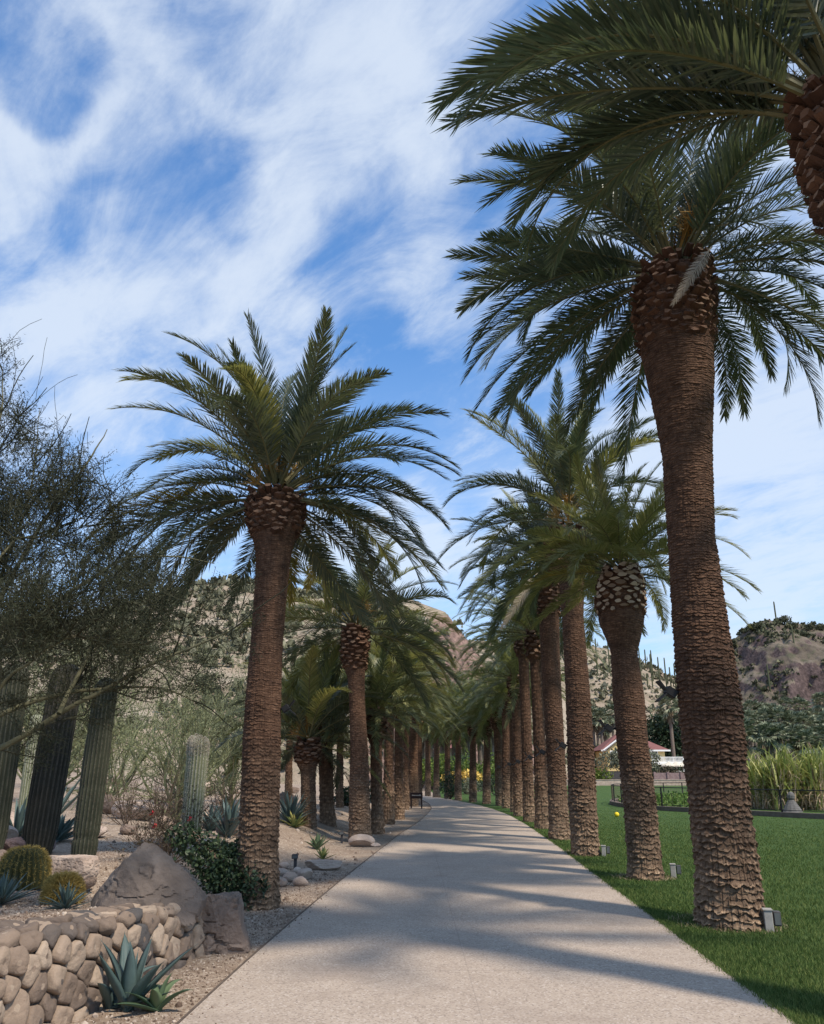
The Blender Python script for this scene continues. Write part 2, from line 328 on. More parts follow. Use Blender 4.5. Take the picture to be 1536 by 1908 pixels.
M['rock_mauve'] = rockmat('mauve_rock', (.15, .105, .105), (.24, .175, .17), (.33, .255, .24))
M['cobble'] = material('cobble', [(.08, (.080, .076, .076)), (.3, (.17, .126, .098)), (.6, (.29, .215, .16)), (.9, (.40, .31, .235))], 3.5, .92, .014, 30, coord='World', detail=10, island=.78)
M['mortar'] = material('mortar', [(.3, (.09, .065, .05)), (.7, (.17, .125, .10))], 14, .95, .01, 50, coord='World')
M['leaf'] = material('shrub_leaf', [(.2, (.016, .032, .016)), (.6, (.034, .058, .026)), (.92, (.07, .10, .045))], 3, .45, coord='World', island=.7, transl=.15, spec=.35)
M['leaf_brown'] = material('shrub_leaf_bronze', [(.2, (.05, .045, .028)), (.7, (.10, .08, .05))], 3, .6, coord='World', island=.7)
M['leaf_lime'] = material('citrus_leaf', [(.2, (.05, .085, .015)), (.6, (.12, .17, .03)), (.9, (.26, .29, .06))], .8, .5, coord='World', island=.6, transl=.25)
M['leaf_dark'] = material('evergreen_leaf', [(.2, (.012, .026, .014)), (.8, (.04, .065, .03))], 1, .6, coord='World', island=.6)
M['leaf_olive'] = material('olive_leaf', [(.2, (.09, .10, .065)), (.8, (.20, .21, .14))], 1, .6, coord='World', island=.6)
M['pv_dark'] = material('palo_verde_twig', [(.2, (.028, .028, .018)), (.8, (.060, .060, .034))], 2, .7, coord='World', island=.5)
M['pv_leaf'] = material('palo_verde_leaf', [(.2, (.028, .032, .019)), (.8, (.062, .067, .034))], 2, .6, coord='World', island=.6, transl=.2)
M['pv_pale'] = material('palo_verde_pale', [(.2, (.13, .15, .075)), (.8, (.27, .28, .15))], 1.2, .7, coord='World', island=.6, transl=.2)
M['pv_bark'] = material('palo_verde_bark', [(.3, (.085, .082, .046)), (.7, (.15, .14, .085))], 6, .8, .006, 40, coord='World')
M['twig'] = material('dry_twig', [(.3, (.06, .04, .03)), (.7, (.13, .095, .07))], 4, .85, coord='World', island=.5)
M['red'] = material('red_petal', [(.3, (.45, .02, .03)), (.7, (.65, .04, .05))], 5, .5, coord='World')
M['black'] = material('black_metal', [(.3, (.010, .010, .012)), (.7, (.022, .021, .022))], 8, .55, coord='World')
M['sign'] = material('dark_brown_panel', [(.3, (.022, .012, .012)), (.7, (.04, .022, .02))], 8, .6, coord='World')
M['letter'] = material('pale_lettering', [(.3, (.45, .42, .38)), (.7, (.5, .47, .43))], 8, .7, coord='World')
M['grey_box'] = material('grey_light_box', [(.3, (.27, .255, .235)), (.7, (.36, .34, .31))], 12, .7, .002, 60, coord='World')
M['dark_box'] = material('dark_light_box', [(.3, (.045, .042, .045)), (.7, (.08, .075, .075))], 12, .6, coord='World')
M['glass'] = material('light_glass', [(.3, (.10, .11, .11)), (.7, (.15, .16, .16))], 3, .15, coord='World', spec=.5)
M['wall_yellow'] = material('yellow_siding', [(.3, (.58, .44, .20)), (.7, (.66, .51, .25))], 1.5, .8, coord='World')
M['white'] = material('white_paint', [(.3, (.70, .69, .66)), (.7, (.80, .79, .76))], 2, .7, coord='World')
M['roof'] = material('red_brown_roof', [(.3, (.17, .075, .068)), (.7, (.24, .11, .10))], 2, .85, .02, 9, coord='World', stretch=(1, 1, 5))
M['pane'] = material('window_pane', [(.3, (.015, .018, .02)), (.7, (.04, .045, .05))], .5, .12, coord='World', spec=.6)
M['fence_wood'] = material('fence_panel_slats', [(.3, (.14, .10, .075)), (.7, (.23, .165, .12))], 4, .85, coord='World', stretch=(1, 1, .2))
M['kerb'] = material('brown_kerb', [(.3, (.12, .09, .075)), (.7, (.19, .15, .125))], 6, .9, .004, 40, coord='World')
M['cane'] = material('cane_leaf', [(.2, (.16, .20, .045)), (.6, (.34, .36, .10)), (.92, (.55, .50, .20))], .8, .5, coord='World', island=.7, transl=.3)
M['cane_dry'] = material('cane_dry_leaf', [(.2, (.28, .20, .13)), (.7, (.50, .39, .26)), (.95, (.62, .52, .37))], .9, .8, coord='World', island=.7, transl=.15)
M['veg'] = material('vegetable_leaf', [(.2, (.05, .10, .02)), (.6, (.12, .20, .04)), (.92, (.26, .32, .09))], .6, .55, coord='World', island=.6, transl=.2)
M['scrub'] = material('hill_scrub', [(.2, (.050, .055, .032)), (.6, (.095, .10, .055)), (.92, (.18, .17, .10))], .1, .8, coord='World', island=.75)
M['scrub_pale'] = material('hill_scrub_pale', [(.2, (.085, .085, .052)), (.6, (.165, .16, .10)), (.92, (.28, .26, .175))], .1, .8, coord='World', island=.75)
M['hill_tan'] = material('hill_tan', [(.3, (.235, .178, .13)), (.5, (.32, .255, .19)), (.7, (.43, .365, .285))], .12, .95, .5, .9, coord='World', detail=10, extra=ex_hill((.30, .20, .165), (.14, .135, .08)))
M['hill_brown'] = material('hill_brown', [(.3, (.085, .068, .050)), (.5, (.135, .108, .082)), (.7, (.215, .175, .14))], .10, .95, .6, .7, coord='World', detail=10, extra=ex_hill((.130, .092, .086), (.075, .078, .044)))
M['cream'] = material('cream_canvas', [(.3, (.55, .50, .40)), (.7, (.66, .6, .5))], 3, .8, coord='World')
M['ball'] = material('yellow_ball', [(.3, (.75, .55, .02)), (.7, (.82, .62, .04))], 3, .5, coord='World')
M['brown_wall'] = material('brown_stucco', [(.3, (.30, .22, .17)), (.7, (.38, .29, .22))], 2, .9, coord='World')
M['stone_grey'] = material('grey_statue', [(.3, (.10, .095, .09)), (.7, (.17, .16, .15))], 8, .9, .01, 30, coord='World')
M['bloom'] = material('yellow_bloom', [(.3, (.52, .33, .06)), (.7, (.70, .48, .13))], 8, .6, coord='World', island=.5)

# ------------------------------------------------------------------ ground, path, lawn, hills
L_EDGE = [(340, 1908), (455, 1800), (575, 1695), (640, 1640), (700, 1592), (745, 1556), (780, 1533), (800, 1515), (805, 1506), (800, 1498), (790, 1492.5), (776, 1488), (750, 1484.5)]
R_EDGE = [(1480, 1908), (1330, 1800), (1205, 1702), (1120, 1640), (1040, 1578), (985, 1540), (950, 1520), (918, 1508), (885, 1499), (855, 1493), (830, 1488.5), (800, 1484.5), (760, 1481.5)]
def edge(px):
    p = np.array([gp(*q)[:2] for q in px]); d0 = p[0] - (p[1] - p[0]) / np.linalg.norm(p[1] - p[0]) * 14
    p = np.vstack([d0, p]); t = np.concatenate([[0], np.cumsum(np.linalg.norm(np.diff(p, axis=0), axis=1))])
    tt = np.linspace(0, t[-1], 160); q = np.stack([np.interp(tt, t, p[:, k]) for k in (0, 1)], 1)
    for _ in range(6): q[1:-1] = (q[:-2] + 2 * q[1:-1] + q[2:]) / 4
    return q
EL, ER = edge(L_EDGE), edge(R_EDGE)
def xl(y): return np.interp(y, np.maximum.accumulate(EL[:, 1]), EL[:, 0])
def xr(y): return np.interp(y, np.maximum.accumulate(ER[:, 1]), ER[:, 0])
def wallx(y): return np.interp(y, [3.0, 5.5, 7.4, 8.4], [-2.75, -2.50, -2.14, -1.99])
def wallh(y): return np.interp(y, [3.5, 5.6, 8.3], [.66, .60, .43])
def gh(x, y):
    x, y = np.asarray(x, float), np.asarray(y, float); e = xl(y); k = sstep(8.3, 9.6, y)
    s0 = (wallx(y) - .16) * (1 - k) + (e - 1.1) * k; s1 = (wallx(y) - .34) * (1 - k) + (e - 3.0) * k
    lvl = np.interp(y, [3.5, 5.6, 8.3, 12, 30, 60], [.64, .57, .41, .45, .35, .2])
    t = sstep(0, 1, (s0 - x) / (s0 - s1)); z = lvl * t
    far = np.clip(e - 4.5 - x, 0, 60); z = z + far * .06 * sstep(4, 12, y) * (1 - sstep(70, 110, y))
    z = z + (fbm(x * .9, y * .9, 0, 3) - .5) * .10 * t + (fbm(x * 3, y * 3, 0, 5) - .5) * .035 * sstep(.15, .6, e - x)
    return np.where(x < e + .5, z, 0.0)
xs = np.concatenate([np.linspace(-1600, -60, 14)[:-1], np.linspace(-60, -12, 60)[:-1], np.linspace(-12, -.5, 190)[:-1], np.linspace(-.5, 6, 20)[:-1], np.linspace(6, 1600, 22)])
ys = np.concatenate([np.linspace(-400, 0, 8)[:-1], np.linspace(0, 26, 300)[:-1], np.linspace(26, 70, 120)[:-1], np.linspace(70, 130, 30)[:-1], np.linspace(130, 3000, 20)])
X, Y = np.meshgrid(xs, ys); g = Geo(); g.add(np.stack([X, Y, gh(X, Y)], -1).reshape(-1, 3), grid_faces(len(ys), len(xs)))
tag(g.build('ground', M['sand'], smooth=True), kind='structure')
n = 24; t = np.linspace(0, 1, n)
pv = EL[:, None] * (1 - t[None, :, None]) + ER[:, None] * t[None, :, None]
g = Geo(); g.add(np.concatenate([pv, np.full(pv.shape[:2] + (1,), .022)], -1).reshape(-1, 3), grid_faces(len(EL), n))
# the slab's sides
for E in (EL, ER):
    s = np.stack([np.c_[E, np.full(len(E), .022)], np.c_[E, np.full(len(E), -.05)]], 1); g.add(s.reshape(-1, 3), grid_faces(len(E), 2))
tag(g.build('path', M['path']), kind='structure')
g = Geo()
off = np.stack([-(np.gradient(EL[:, 1])), np.gradient(EL[:, 0])], 1); off = norm(off) * .018
E2 = EL + off
s = np.stack([np.c_[EL + off * .1, np.full(len(EL), -.03)], np.c_[EL + off * .1, np.full(len(EL), .028)], np.c_[E2, np.full(len(EL), .028)], np.c_[E2, np.full(len(EL), -.03)]], 1)
g.add(s.reshape(-1, 3), grid_faces(len(EL), 4)); tag(g.build('path_edging', M['edging']), kind='structure')
k0 = int(np.argmax(ER[:, 1] > 57)); yy = np.concatenate([ER[:k0, 1], np.linspace(ER[k0, 1] + 1, 118, 16)]); xx = np.concatenate([ER[:k0, 0] + .004, np.full(16, ER[k0, 0])])
t = np.linspace(0, 1, 40) ** 1.6; lv = np.stack([xx[:, None] * (1 - t) + 95 * t, np.repeat(yy[:, None], 40, 1)], -1)
lz = np.full(lv.shape[:2] + (1,), .010)
g = Geo(); g.add(np.concatenate([lv, lz], -1).reshape(-1, 3), grid_faces(len(yy), 40)); tag(g.build('lawn', M['lawn']), kind='structure')

def hill(name, ridge, d_ridge, d_base, d_back, mat_, seed, rough=2.5, cliffs=0.0, nx=260, ny=150, power=.85, fall=None):
    P = np.array([at(px, py, d_ridge) for px, py in ridge]); x = np.linspace(P[0, 0], P[-1, 0], nx); y = np.linspace(d_base, d_back, ny)
    X, Y = np.meshgrid(x, y); X2 = X + (fbm(X / 30, Y / 30, 0, seed) - .5) * 14 * np.clip((d_ridge - Y) / 60, 0, 1)
    H = np.interp(X2, P[:, 0], P[:, 2]); db = d_base + (0 if fall is None else fall[2] * sstep(fall[0], fall[1], X)); t = np.where(Y < d_ridge, (Y - db) / (d_ridge - db), 1 - (Y - d_ridge) / (d_back - d_ridge)); t = np.clip(t, 0, 1)
    gsh = t ** power
    if cliffs:
        w = fbm(X / 22, Y / 22, 0, seed + 9) * .35; st = .30 + w
        gsh = np.where(Y < d_ridge, t ** 1.1 * .80 + .20 * sstep(st, st + .05, t), gsh)
    Z = H * gsh; fl = np.clip(1.2 - np.abs(t - 1) * 0, 0, 1) * np.clip(4 * t, 0, 1) * np.where(t > .93, .35, 1)
    Z = Z + (fbm(X / 18, Y / 18, 0, seed + 1, 5) - .5) * rough * 2.2 * fl + (fbm(X / 4, Y / 4, 0, seed + 2, 4) - .5) * rough * .5 * fl
    if cliffs: Z = Z + np.abs(fbm(X / 6, Y / 9, Z / 5, seed + 4, 4) - .5) * -cliffs * fl * 2 + (fbm(X / 1.8, Y / 3, Z / 4, seed + 6, 3) - .5) * cliffs * .35 * fl
    Z = np.where(t <= 0, -1.0, Z)
    g = Geo(); g.add(np.stack([X, Y, Z], -1).reshape(-1, 3), grid_faces(ny, nx)); o = tag(g.build(name, M[mat_], smooth=True), kind='structure')
    return X, Y, Z
HL = hill('hill', [(-900, 1200), (-300, 1150), (0, 1140), (150, 1165), (230, 1135), (300, 1108), (380, 1086), (430, 1079), (490, 1086), (540, 1103), (620, 1110), (700, 1107), (770, 1117), (830, 1138), (860, 1175), (900, 1230), (960, 1320), (1000, 1400)],
          190, 88, 330, 'hill_tan', 11, 2.0, fall=(-8, 14, 96))
HC = hill('hill', [(700, 1180), (850, 1190), (950, 1195), (1090, 1202), (1150, 1214), (1200, 1234), (1260, 1264), (1330, 1292), (1450, 1335), (1700, 1360)], 300, 215, 430, 'hill_tan', 23, 2.0)
HR = hill('hill', [(1190, 1400), (1215, 1345), (1250, 1315), (1290, 1290), (1330, 1245), (1365, 1194), (1395, 1166), (1430, 1152), (1460, 1160), (1500, 1161), (1536, 1166), (1700, 1130), (1900, 1180), (2300, 1250)], 255, 178, 360, 'hill_brown', 37, 2.6, 5.0, nx=460, ny=300)

# scrub covering the hills: nobody could count it
def scrub(name, hills, seed, mat_):
    r = np.random.default_rng(seed); g = Geo(); v0 = np.array([(-.5, 0, 0), (.5, 0, 0), (.25, .1, 1), (-.3, -.1, .85)]); f0 = [(0, 1, 2, 3)]
    for (X, Y, Z), n, size in hills:
        ny, nx = X.shape; i = r.integers(1, int(ny * .62), n); j = r.integers(1, nx - 1, n); a, b = r.random(n), r.random(n)
        px_ = X[i, j] * (1 - a) + X[i, j + 1] * a if False else X[i, j] + (X[0, 1] - X[0, 0]) * (a - .5); py_ = Y[i, j] + (Y[1, 0] - Y[0, 0]) * (b - .5); pz = Z[i, j]
        keep = (pz > .5) & (fbm(px_ / 9, py_ / 9, 0, seed) > .42); px_, py_, pz = px_[keep], py_[keep], pz[keep]; m = len(px_)
        s = size * (.45 + r.random(m) ** 2 * 1.2); K = 13; mats = np.zeros((m * K, 3, 4)); rep = lambda q: np.repeat(q, K)
        az = r.random(m * K) * 2 * pi; tl = r.normal(0, .7, m * K); S = rep(s) * (.35 + .5 * r.random(m * K))
        ca, sa, ct, st = np.cos(az), np.sin(az), np.cos(tl), np.sin(tl)
        mats[:, 0, 0] = ca * S; mats[:, 1, 0] = sa * S; mats[:, 0, 1] = -sa * ct * S; mats[:, 1, 1] = ca * ct * S; mats[:, 2, 1] = st * S
        mats[:, 0, 2] = sa * st * S; mats[:, 1, 2] = -ca * st * S; mats[:, 2, 2] = ct * S
        mats[:, 0, 3] = rep(px_) + r.normal(0, .35, m * K) * rep(s); mats[:, 1, 3] = rep(py_) + r.normal(0, .35, m * K) * rep(s); mats[:, 2, 3] = rep(pz) + r.random(m * K) * .5 * rep(s) - .15
        g.stamp(v0, f0, mats)
    return tag(g.build(name, M[mat_]), kind='stuff')
scrub('desert_scrub', [(HL, 14000, 1.15), (HC, 6500, 1.1)], 5, 'scrub_pale'); scrub('desert_scrub', [(HR, 12000, .95)], 6, 'scrub')

# ------------------------------------------------------------------ date palms
def frond_geo(L, e0, droop, nl, seed, wid=.026, lmax=.46, segs=2, ang=(62, 20), vee=26, curl=0.0, petiole=.12):
    r = np.random.default_rng(seed); g = Geo(); s = np.linspace(0, 1, 26)
    el = R(e0) - R(droop) * s ** 1.35; az = R(curl) * s ** 2
    d = np.stack([np.cos(el) * np.cos(az), np.cos(el) * np.sin(az), np.sin(el)], -1)
    p = np.vstack([[0, 0, 0], np.cumsum((d[:-1] + d[1:]) / 2 * (L / 25), axis=0)])
    rad = np.interp(s, [0, .05, .2, 1], [.040, .026, .016, .003]) * (L / 3.2)
    polytube(g, p, rad, 5, 1)
    m = nl * 2; q = petiole + (1 - petiole) * (np.repeat(np.arange(nl), 2) + .25 + r.random(m) * .5) / nl; side = np.tile([-1., 1.], nl)
    P = np.stack([np.interp(q, s, p[:, k]) for k in range(3)], -1); T = norm(np.stack([np.interp(q, s, d[:, k]) for k in range(3)], -1))
    S0 = norm(np.cross(np.array([0, 0, 1.]), T) + np.array([0, 1e-4, 0])); N = np.cross(T, S0)
    a = R(ang[0]) + (R(ang[1]) - R(ang[0])) * ((q - petiole) / (1 - petiole)) ** .8 + r.normal(0, .07, m)
    b = R(vee) + r.normal(0, .16, m) + np.where(q < .35, r.normal(0, .25, m), 0)
    D = T * np.cos(a)[:, None] + (S0 * (side * np.cos(b))[:, None] + N * np.sin(b)[:, None]) * np.sin(a)[:, None]
    ln = lmax * np.interp(q, [petiole, .22, .42, .75, .93, 1], [.45, .85, 1.0, .82, .52, .38]) * (1 + r.normal(0, .08, m)); ln *= L / 3.2
    W = norm(np.cross(D, N)) ; W = norm(W + N * r.normal(0, .25, m)[:, None]); w = wid * L / 3.2 * np.interp(q, [0, .3, 1], [.8, 1, .6])
    sag = np.array([0, 0, -1.]) * (.05 + .10 * r.random(m))[:, None] * ln[:, None]
    k = np.linspace(0, 1, segs + 1); rows = []
    for kk in k[:-1]:
        c = P + D * (ln * kk)[:, None] + sag * kk ** 2; ww = (w * (.55 + .45 * min(1, kk * 2.5)) if kk < .5 else w * (1 - (kk - .5) * .9))[:, None] * W * .5
        rows += [c - ww, c + ww]
    tip = P + D * ln[:, None] + sag; V = np.stack(rows + [tip], 1); nv = V.shape[1]; base = (np.arange(m) * nv)[:, None]
    g_v = V.reshape(-1, 3); n0 = g.n; g.v.append(g_v); g.n += len(g_v)
    for i in range(segs - 1):
        g.f.append(n0 + base + np.array([[2 * i, 2 * i + 1, 2 * i + 3, 2 * i + 2]])); g.m.append(np.zeros(m, int))
    g.f.append(n0 + base + np.array([[2 * segs - 2, 2 * segs - 1, 2 * segs]])); g.m.append(np.zeros(m, int))
    return g
FR_E = [84, 68, 50, 32, 14, -6, -28]
FR_D = [30, 50, 66, 72, 68, 56, 42]
FR = {}                                   # high detail fronds by rise angle: meshes shared by all near palms
for i, (e, dr) in enumerate(zip(FR_E, FR_D)):
    FR[i] = [frond_geo(3.2, e + dq, dr + dd, 140, 100 + i * 7 + k, segs=3, curl=cu, wid=.026, lmax=.50).mesh('frond', [M['frond'], M['rachis']]) for k, (dq, dd, cu) in enumerate(((0, 0, 12), (7, 18, -18), (-5, -14, 22)))]
def recolour(meshes, mat_):
    out = []
    for me in meshes:
        c = me.copy(); c.materials[0] = mat_; out.append(c)
    return out
FRO = {i: recolour(FR[i], M['frond_olive_lit']) for i in FR}
FRY = recolour(FR[4], M['frond_yellow']) + recolour(FR[5], M['frond_yellow'])
DEAD = [frond_geo(2.3, -40, 35, 90, 991, segs=3, lmax=.36, ang=(60, 25), vee=-8).mesh('dead_frond', [M['frond_dead'], M['frond_dead']])]

def trunk_geo(prof, nth=200, dz=.014, amp=.03, rowh=(.085, .045), ncol=9, seed=0):
    prof = np.array(prof); z = prof[:, 2]; o = np.argsort(z); prof = prof[o]; z = z[o]
    zz = np.linspace(z[0] - .12, z[-1], max(12, int((z[-1] - z[0]) / dz)))
    c = np.stack([np.interp(zz, z, prof[:, 0]), np.interp(zz, z, prof[:, 1])], -1); r = np.interp(zz, z, prof[:, 3])
    for _ in range(max(2, int(.10 / dz))): r[1:-1] = (r[:-2] + 2 * r[1:-1] + r[2:]) / 4; c[1:-1] = (c[:-2] + 2 * c[1:-1] + c[2:]) / 4
    th = np.arange(nth) * 2 * pi / nth; TH, Z = np.meshgrid(th, zz); RR = np.repeat(r[:, None], nth, 1)
    tt = np.clip((Z - z[0]) / (z[-1] - z[0]), 0, 1); px, py = np.cos(TH) * 1.6, np.sin(TH) * 1.6
    # rows of staggered leaf scars, taller and rougher near the foot
    rh = rowh[0] + (rowh[1] - rowh[0]) * sstep(0, .55, (zz - zz[0]) / (zz[-1] - zz[0])); v = np.concatenate([[0], np.cumsum(np.diff(zz) / rh[1:])])[:, None]
    v = v + (fbm(px * 1.2, py * 1.2, Z * 1.6, seed) - .5) * 1.1 + (vn(px * 5, py * 5, Z * 6, seed + 3) - .5) * .38 + (vn(px * 11, py * 11, Z * 14, seed + 13) - .5) * .26 + TH / (2 * pi)
    def scale(v, sh):
        row = np.floor(v); u = TH / (2 * pi) * ncol + .5 * row + sh; uf = u - np.floor(u); sh2 = .42 * (1 - (2 * uf - 1) ** 2)
        return v + sh2, u
    v2, u = scale(v, 0); row = np.floor(v2); fr = v2 - row; cell = _h(row, np.floor(TH / (2 * pi) * ncol + .5 * np.floor(v)), np.zeros_like(row), seed)
    h = (1 - fr) ** .8 * (.25 + 1.1 * cell); h = h * np.where(fr < .10, fr / .10, 1)
    crack = sstep(.60, .72, vn(px * 16, py * 16, Z * 3.5, seed + 5)) * .6 * (1 - .5 * sstep(.3, .8, tt))
    A = amp * (1 - .62 * sstep(.1, .65, tt))
    RR = RR + A * (h - .45) - A * .5 * crack + (fbm(px * 6, py * 6, Z * 9, seed + 6) - .5) * amp * .5 + (fbm(px * .8, py * .8, Z * .9, seed + 8) - .5) * .05 * r.mean()
    uu = u - np.floor(u); scar = sstep(.08, .18, fr) * (1 - sstep(.45, .62, fr)) * (1 - (2 * uu - 1) ** 4) * (.35 + .65 * cell) * sstep(.25, .5, vn(px * 9, py * 9, Z * 11, seed + 21))
    V = np.stack([c[:, :1] + RR * np.cos(TH), c[:, 1:] + RR * np.sin(TH), Z], -1); g = Geo(); g.add(V.reshape(-1, 3), grid_faces(len(zz), nth, True))
    g.add(np.vstack([V[-1], [[c[-1, 0], c[-1, 1], zz[-1] + .03]]]), [(k, (k + 1) % nth, nth) for k in range(nth)]); g.scar = np.concatenate([scar.ravel(), np.zeros(nth + 1)]); return g
def put_trunk(g, root):
    o = g.build('trunk', M['trunk'], root); a = o.data.attributes.new('scar', 'FLOAT', 'POINT'); a.data.foreach_set('value', g.scar.astype(np.float32)); return o
def boots_geo(prof, z0, z1, n, w=.085, th=.034, out=.075, seed=0, rise=.55):
    prof = np.array(prof); o = np.argsort(prof[:, 2]); prof = prof[o]; r = np.random.default_rng(seed); g = Geo()
    for i in range(n):
        t = (i + .5) / n; z = z0 + (z1 - z0) * t; a = i * 2.39996 + r.normal(0, .05); cx, cy, rr = (np.interp(z, prof[:, 2], prof[:, k]) for k in (0, 1, 3))
        nrm = np.array((cos(a), sin(a), 0)); tg = np.array((-sin(a), cos(a), 0)); up = np.array((0, 0, 1.)); base = np.array((cx, cy, z)) + nrm * (rr - .03)
        ax = nrm * .8 + up * rise; ax /= np.linalg.norm(ax); ln = .05 + out * (.55 + .9 * r.random()) * (.6 + .6 * t); ww = w * (.6 + .8 * r.random()); tt = th * (.6 + .9 * r.random())
        if r.random() < .12: continue
        tn = up * .9 - nrm * .25 * (1 if r.random() < .7 else -1); s = np.array([(-1, 0), (-.55, .75), (0, 1), (.55, .75), (1, 0), (.5, -.7), (0, -.85), (-.5, -.7)])
        jj = lambda: r.normal(0, .0055, (8, 3))
        B = base + tg * (s[:, :1] * ww * 1.25) + up * (s[:, 1:] * tt * 1.5); tw = r.normal(0, .12)
        C = base + ax * ln + tg * ((s[:, :1] * cos(tw) - s[:, 1:] * sin(tw) * .4) * ww) + tn * ((s[:, 1:] + s[:, :1] * tw) * tt); C = C + jj(); V = np.vstack([B + jj(), C])
        k = np.arange(8); g.add(V, np.stack([k, (k + 1) % 8, 8 + (k + 1) % 8, 8 + k], -1), 0); g.add(C + ax * .0, [list(range(8))], 1)
    k = int(n * 2.2); z = z0 + (z1 - z0) * r.random(k); a = r.random(k) * 6.283; rr = np.interp(z, prof[:, 2], prof[:, 3]) + .02; q = np.stack([np.interp(z, prof[:, 2], prof[:, 0]) + np.cos(a) * rr, np.interp(z, prof[:, 2], prof[:, 1]) + np.sin(a) * rr, z], -1)
    d = np.stack([np.cos(a) * .5, np.sin(a) * .5, -.2 + 0 * a], -1) + r.normal(0, .55, (k, 3)); d = norm(d) * (.05 + .13 * r.random(k) ** 2)[:, None]; tubes(g, q, q + d, .0035, .0015, 3, 0); return g
def stalks_geo(n, L, seed):
    r = np.random.default_rng(seed); g = Geo()
    for _ in range(n):
        a = r.random() * 2 * pi; e = R(30 + 50 * r.random()); d = np.array((cos(a) * cos(e), sin(a) * cos(e), sin(e))); ln = L * (.6 + .5 * r.random()); s = np.linspace(0, 1, 6)[:, None]
        p = d * s * ln + np.array((0, 0, -.25)) * s ** 2 * ln; polytube(g, p, np.linspace(.014, .006, 6), 4)
        K = 26; q = r.random(K) * .4 + .6; b = d * (q * ln)[:, None] + np.array((0, 0, -.25)) * (q ** 2 * ln)[:, None]; e2 = b + norm(r.normal(0, 1, (K, 3)) * .8 + d) * (.18 + .2 * r.random(K))[:, None]
        tubes(g, b, e2, .005, .003, 3)
    return g
STALK = [stalks_geo(9, .9, 40 + k).mesh('flower_stalks', [M['stalk']]) for k in range(2)]
def profile(rows, d):
    out = []
    for py, a, b in rows:
        p = at((a + b) / 2, py, d); out.append((p[0], d, p[2], (b - a) / 2 / F * depth(d, p[2])))
    z0 = out[0][2]; out[0] = (*out[0][:2], 0.0, out[0][3]); return out
GROUP_R, GROUP_L = 'date palms lining the lawn side of the path', 'date palms lining the desert side of the path'
def date_palm(label, group, rows=None, d=None, prof=None, bulb=None, n=58, size=1.0, near=True, olive=0.0, seed=0, yellow=.07, emin=-34, emax=86, stalks=True, nboots=170, up=0.30, dead=None,
              nth=200, dz=.014, amp=.03, custom=(), skip=None, clear=34, bw=.085, sector=None, rowh=(.075, .04), ncol=11, bout=.075, bth=.028, cutm='cut'):
    r = np.random.default_rng(seed); prof = prof or profile(rows, d); P = np.array(prof); base = P[0].copy(); root = empty('date_palm', (base[0], base[1], 0), label, 'palm tree', group)
    P[:, 0] -= base[0]; P[:, 1] -= base[1]; top = P[-1]
    put_trunk(trunk_geo(P, nth, dz, amp, rowh, ncol, seed), root)
    if bulb:
        z0, z1 = sorted(at(0, b, base[1])[2] for b in bulb) if near else bulb
        boots_geo(P, z0, z1 + .12, nboots, seed=seed, w=bw, th=bth, out=bout).build('frond_base_collar', [M['boot'], M[cutm]], root)
    if near:
        for i in range(n):
            t = (i + .5) / n; e = emax + (emin - emax) * t ** .85 + r.normal(0, 5); k = int(np.argmin([abs(e - q) for q in FR_E])); a = i * 2.39996 + r.normal(0, .12) + seed
            if clear and e < clear and abs((a - 1.5 * pi + pi) % (2 * pi) - pi) < R(66): continue
            if skip and e < skip[2] and abs((a - R(skip[0]) + pi) % (2 * pi) - pi) < R(skip[1]): continue
            bank = FRO if r.random() < olive else FR; me = bank[k][r.integers(3)]
            if yellow and e < 10 and r.random() < yellow: me = FRY[r.integers(len(FRY))]
            o = link('frond', me, root); rr = top[3] * (.25 + .65 * t); o.location = (top[0] + cos(a) * rr, top[1] + sin(a) * rr, top[2] + up * (1 - t) - .05 * t)
            sc = size * (.88 + .2 * r.random()) * (.9 if t < .12 else 1); o.scale = (sc, sc, sc); o.rotation_euler = (r.normal(0, .28), R(FR_E[k] - e) * .6, a)
        for a, e, sc, roll in custom:
            k = int(np.argmin([abs(e - q) for q in FR_E])); o = link('frond', FR[k][r.integers(3)], root); o.location = (top[0] + cos(R(a)) * .2, top[1] + sin(R(a)) * .2, top[2] + .05)
            o.scale = (sc, sc, sc); o.rotation_euler = (R(roll), R(FR_E[k] - e) * .6, R(a))
        if stalks:
            o = link('flower_stalks', STALK[seed % 2], root); o.location = (top[0], top[1], top[2] + .12); o.scale = (size,) * 3
    if dead:
        a, zoff, sc, da = dead; o = link('dead_frond', DEAD[0], root); o.location = (top[0] + cos(R(a)) * top[3] * 1.75, top[1] + sin(R(a)) * top[3] * 1.75, top[2] + zoff); o.rotation_euler = (Matrix.Rotation(R(34), 3, 'Y') @ Matrix.Rotation(R(268), 3, 'Z') @ Matrix.Rotation(R(28), 3, 'Y')).to_euler(); o.scale = (sc,) * 3
        tag(o, 'dead grey frond hanging down the trunk')
    return root, top

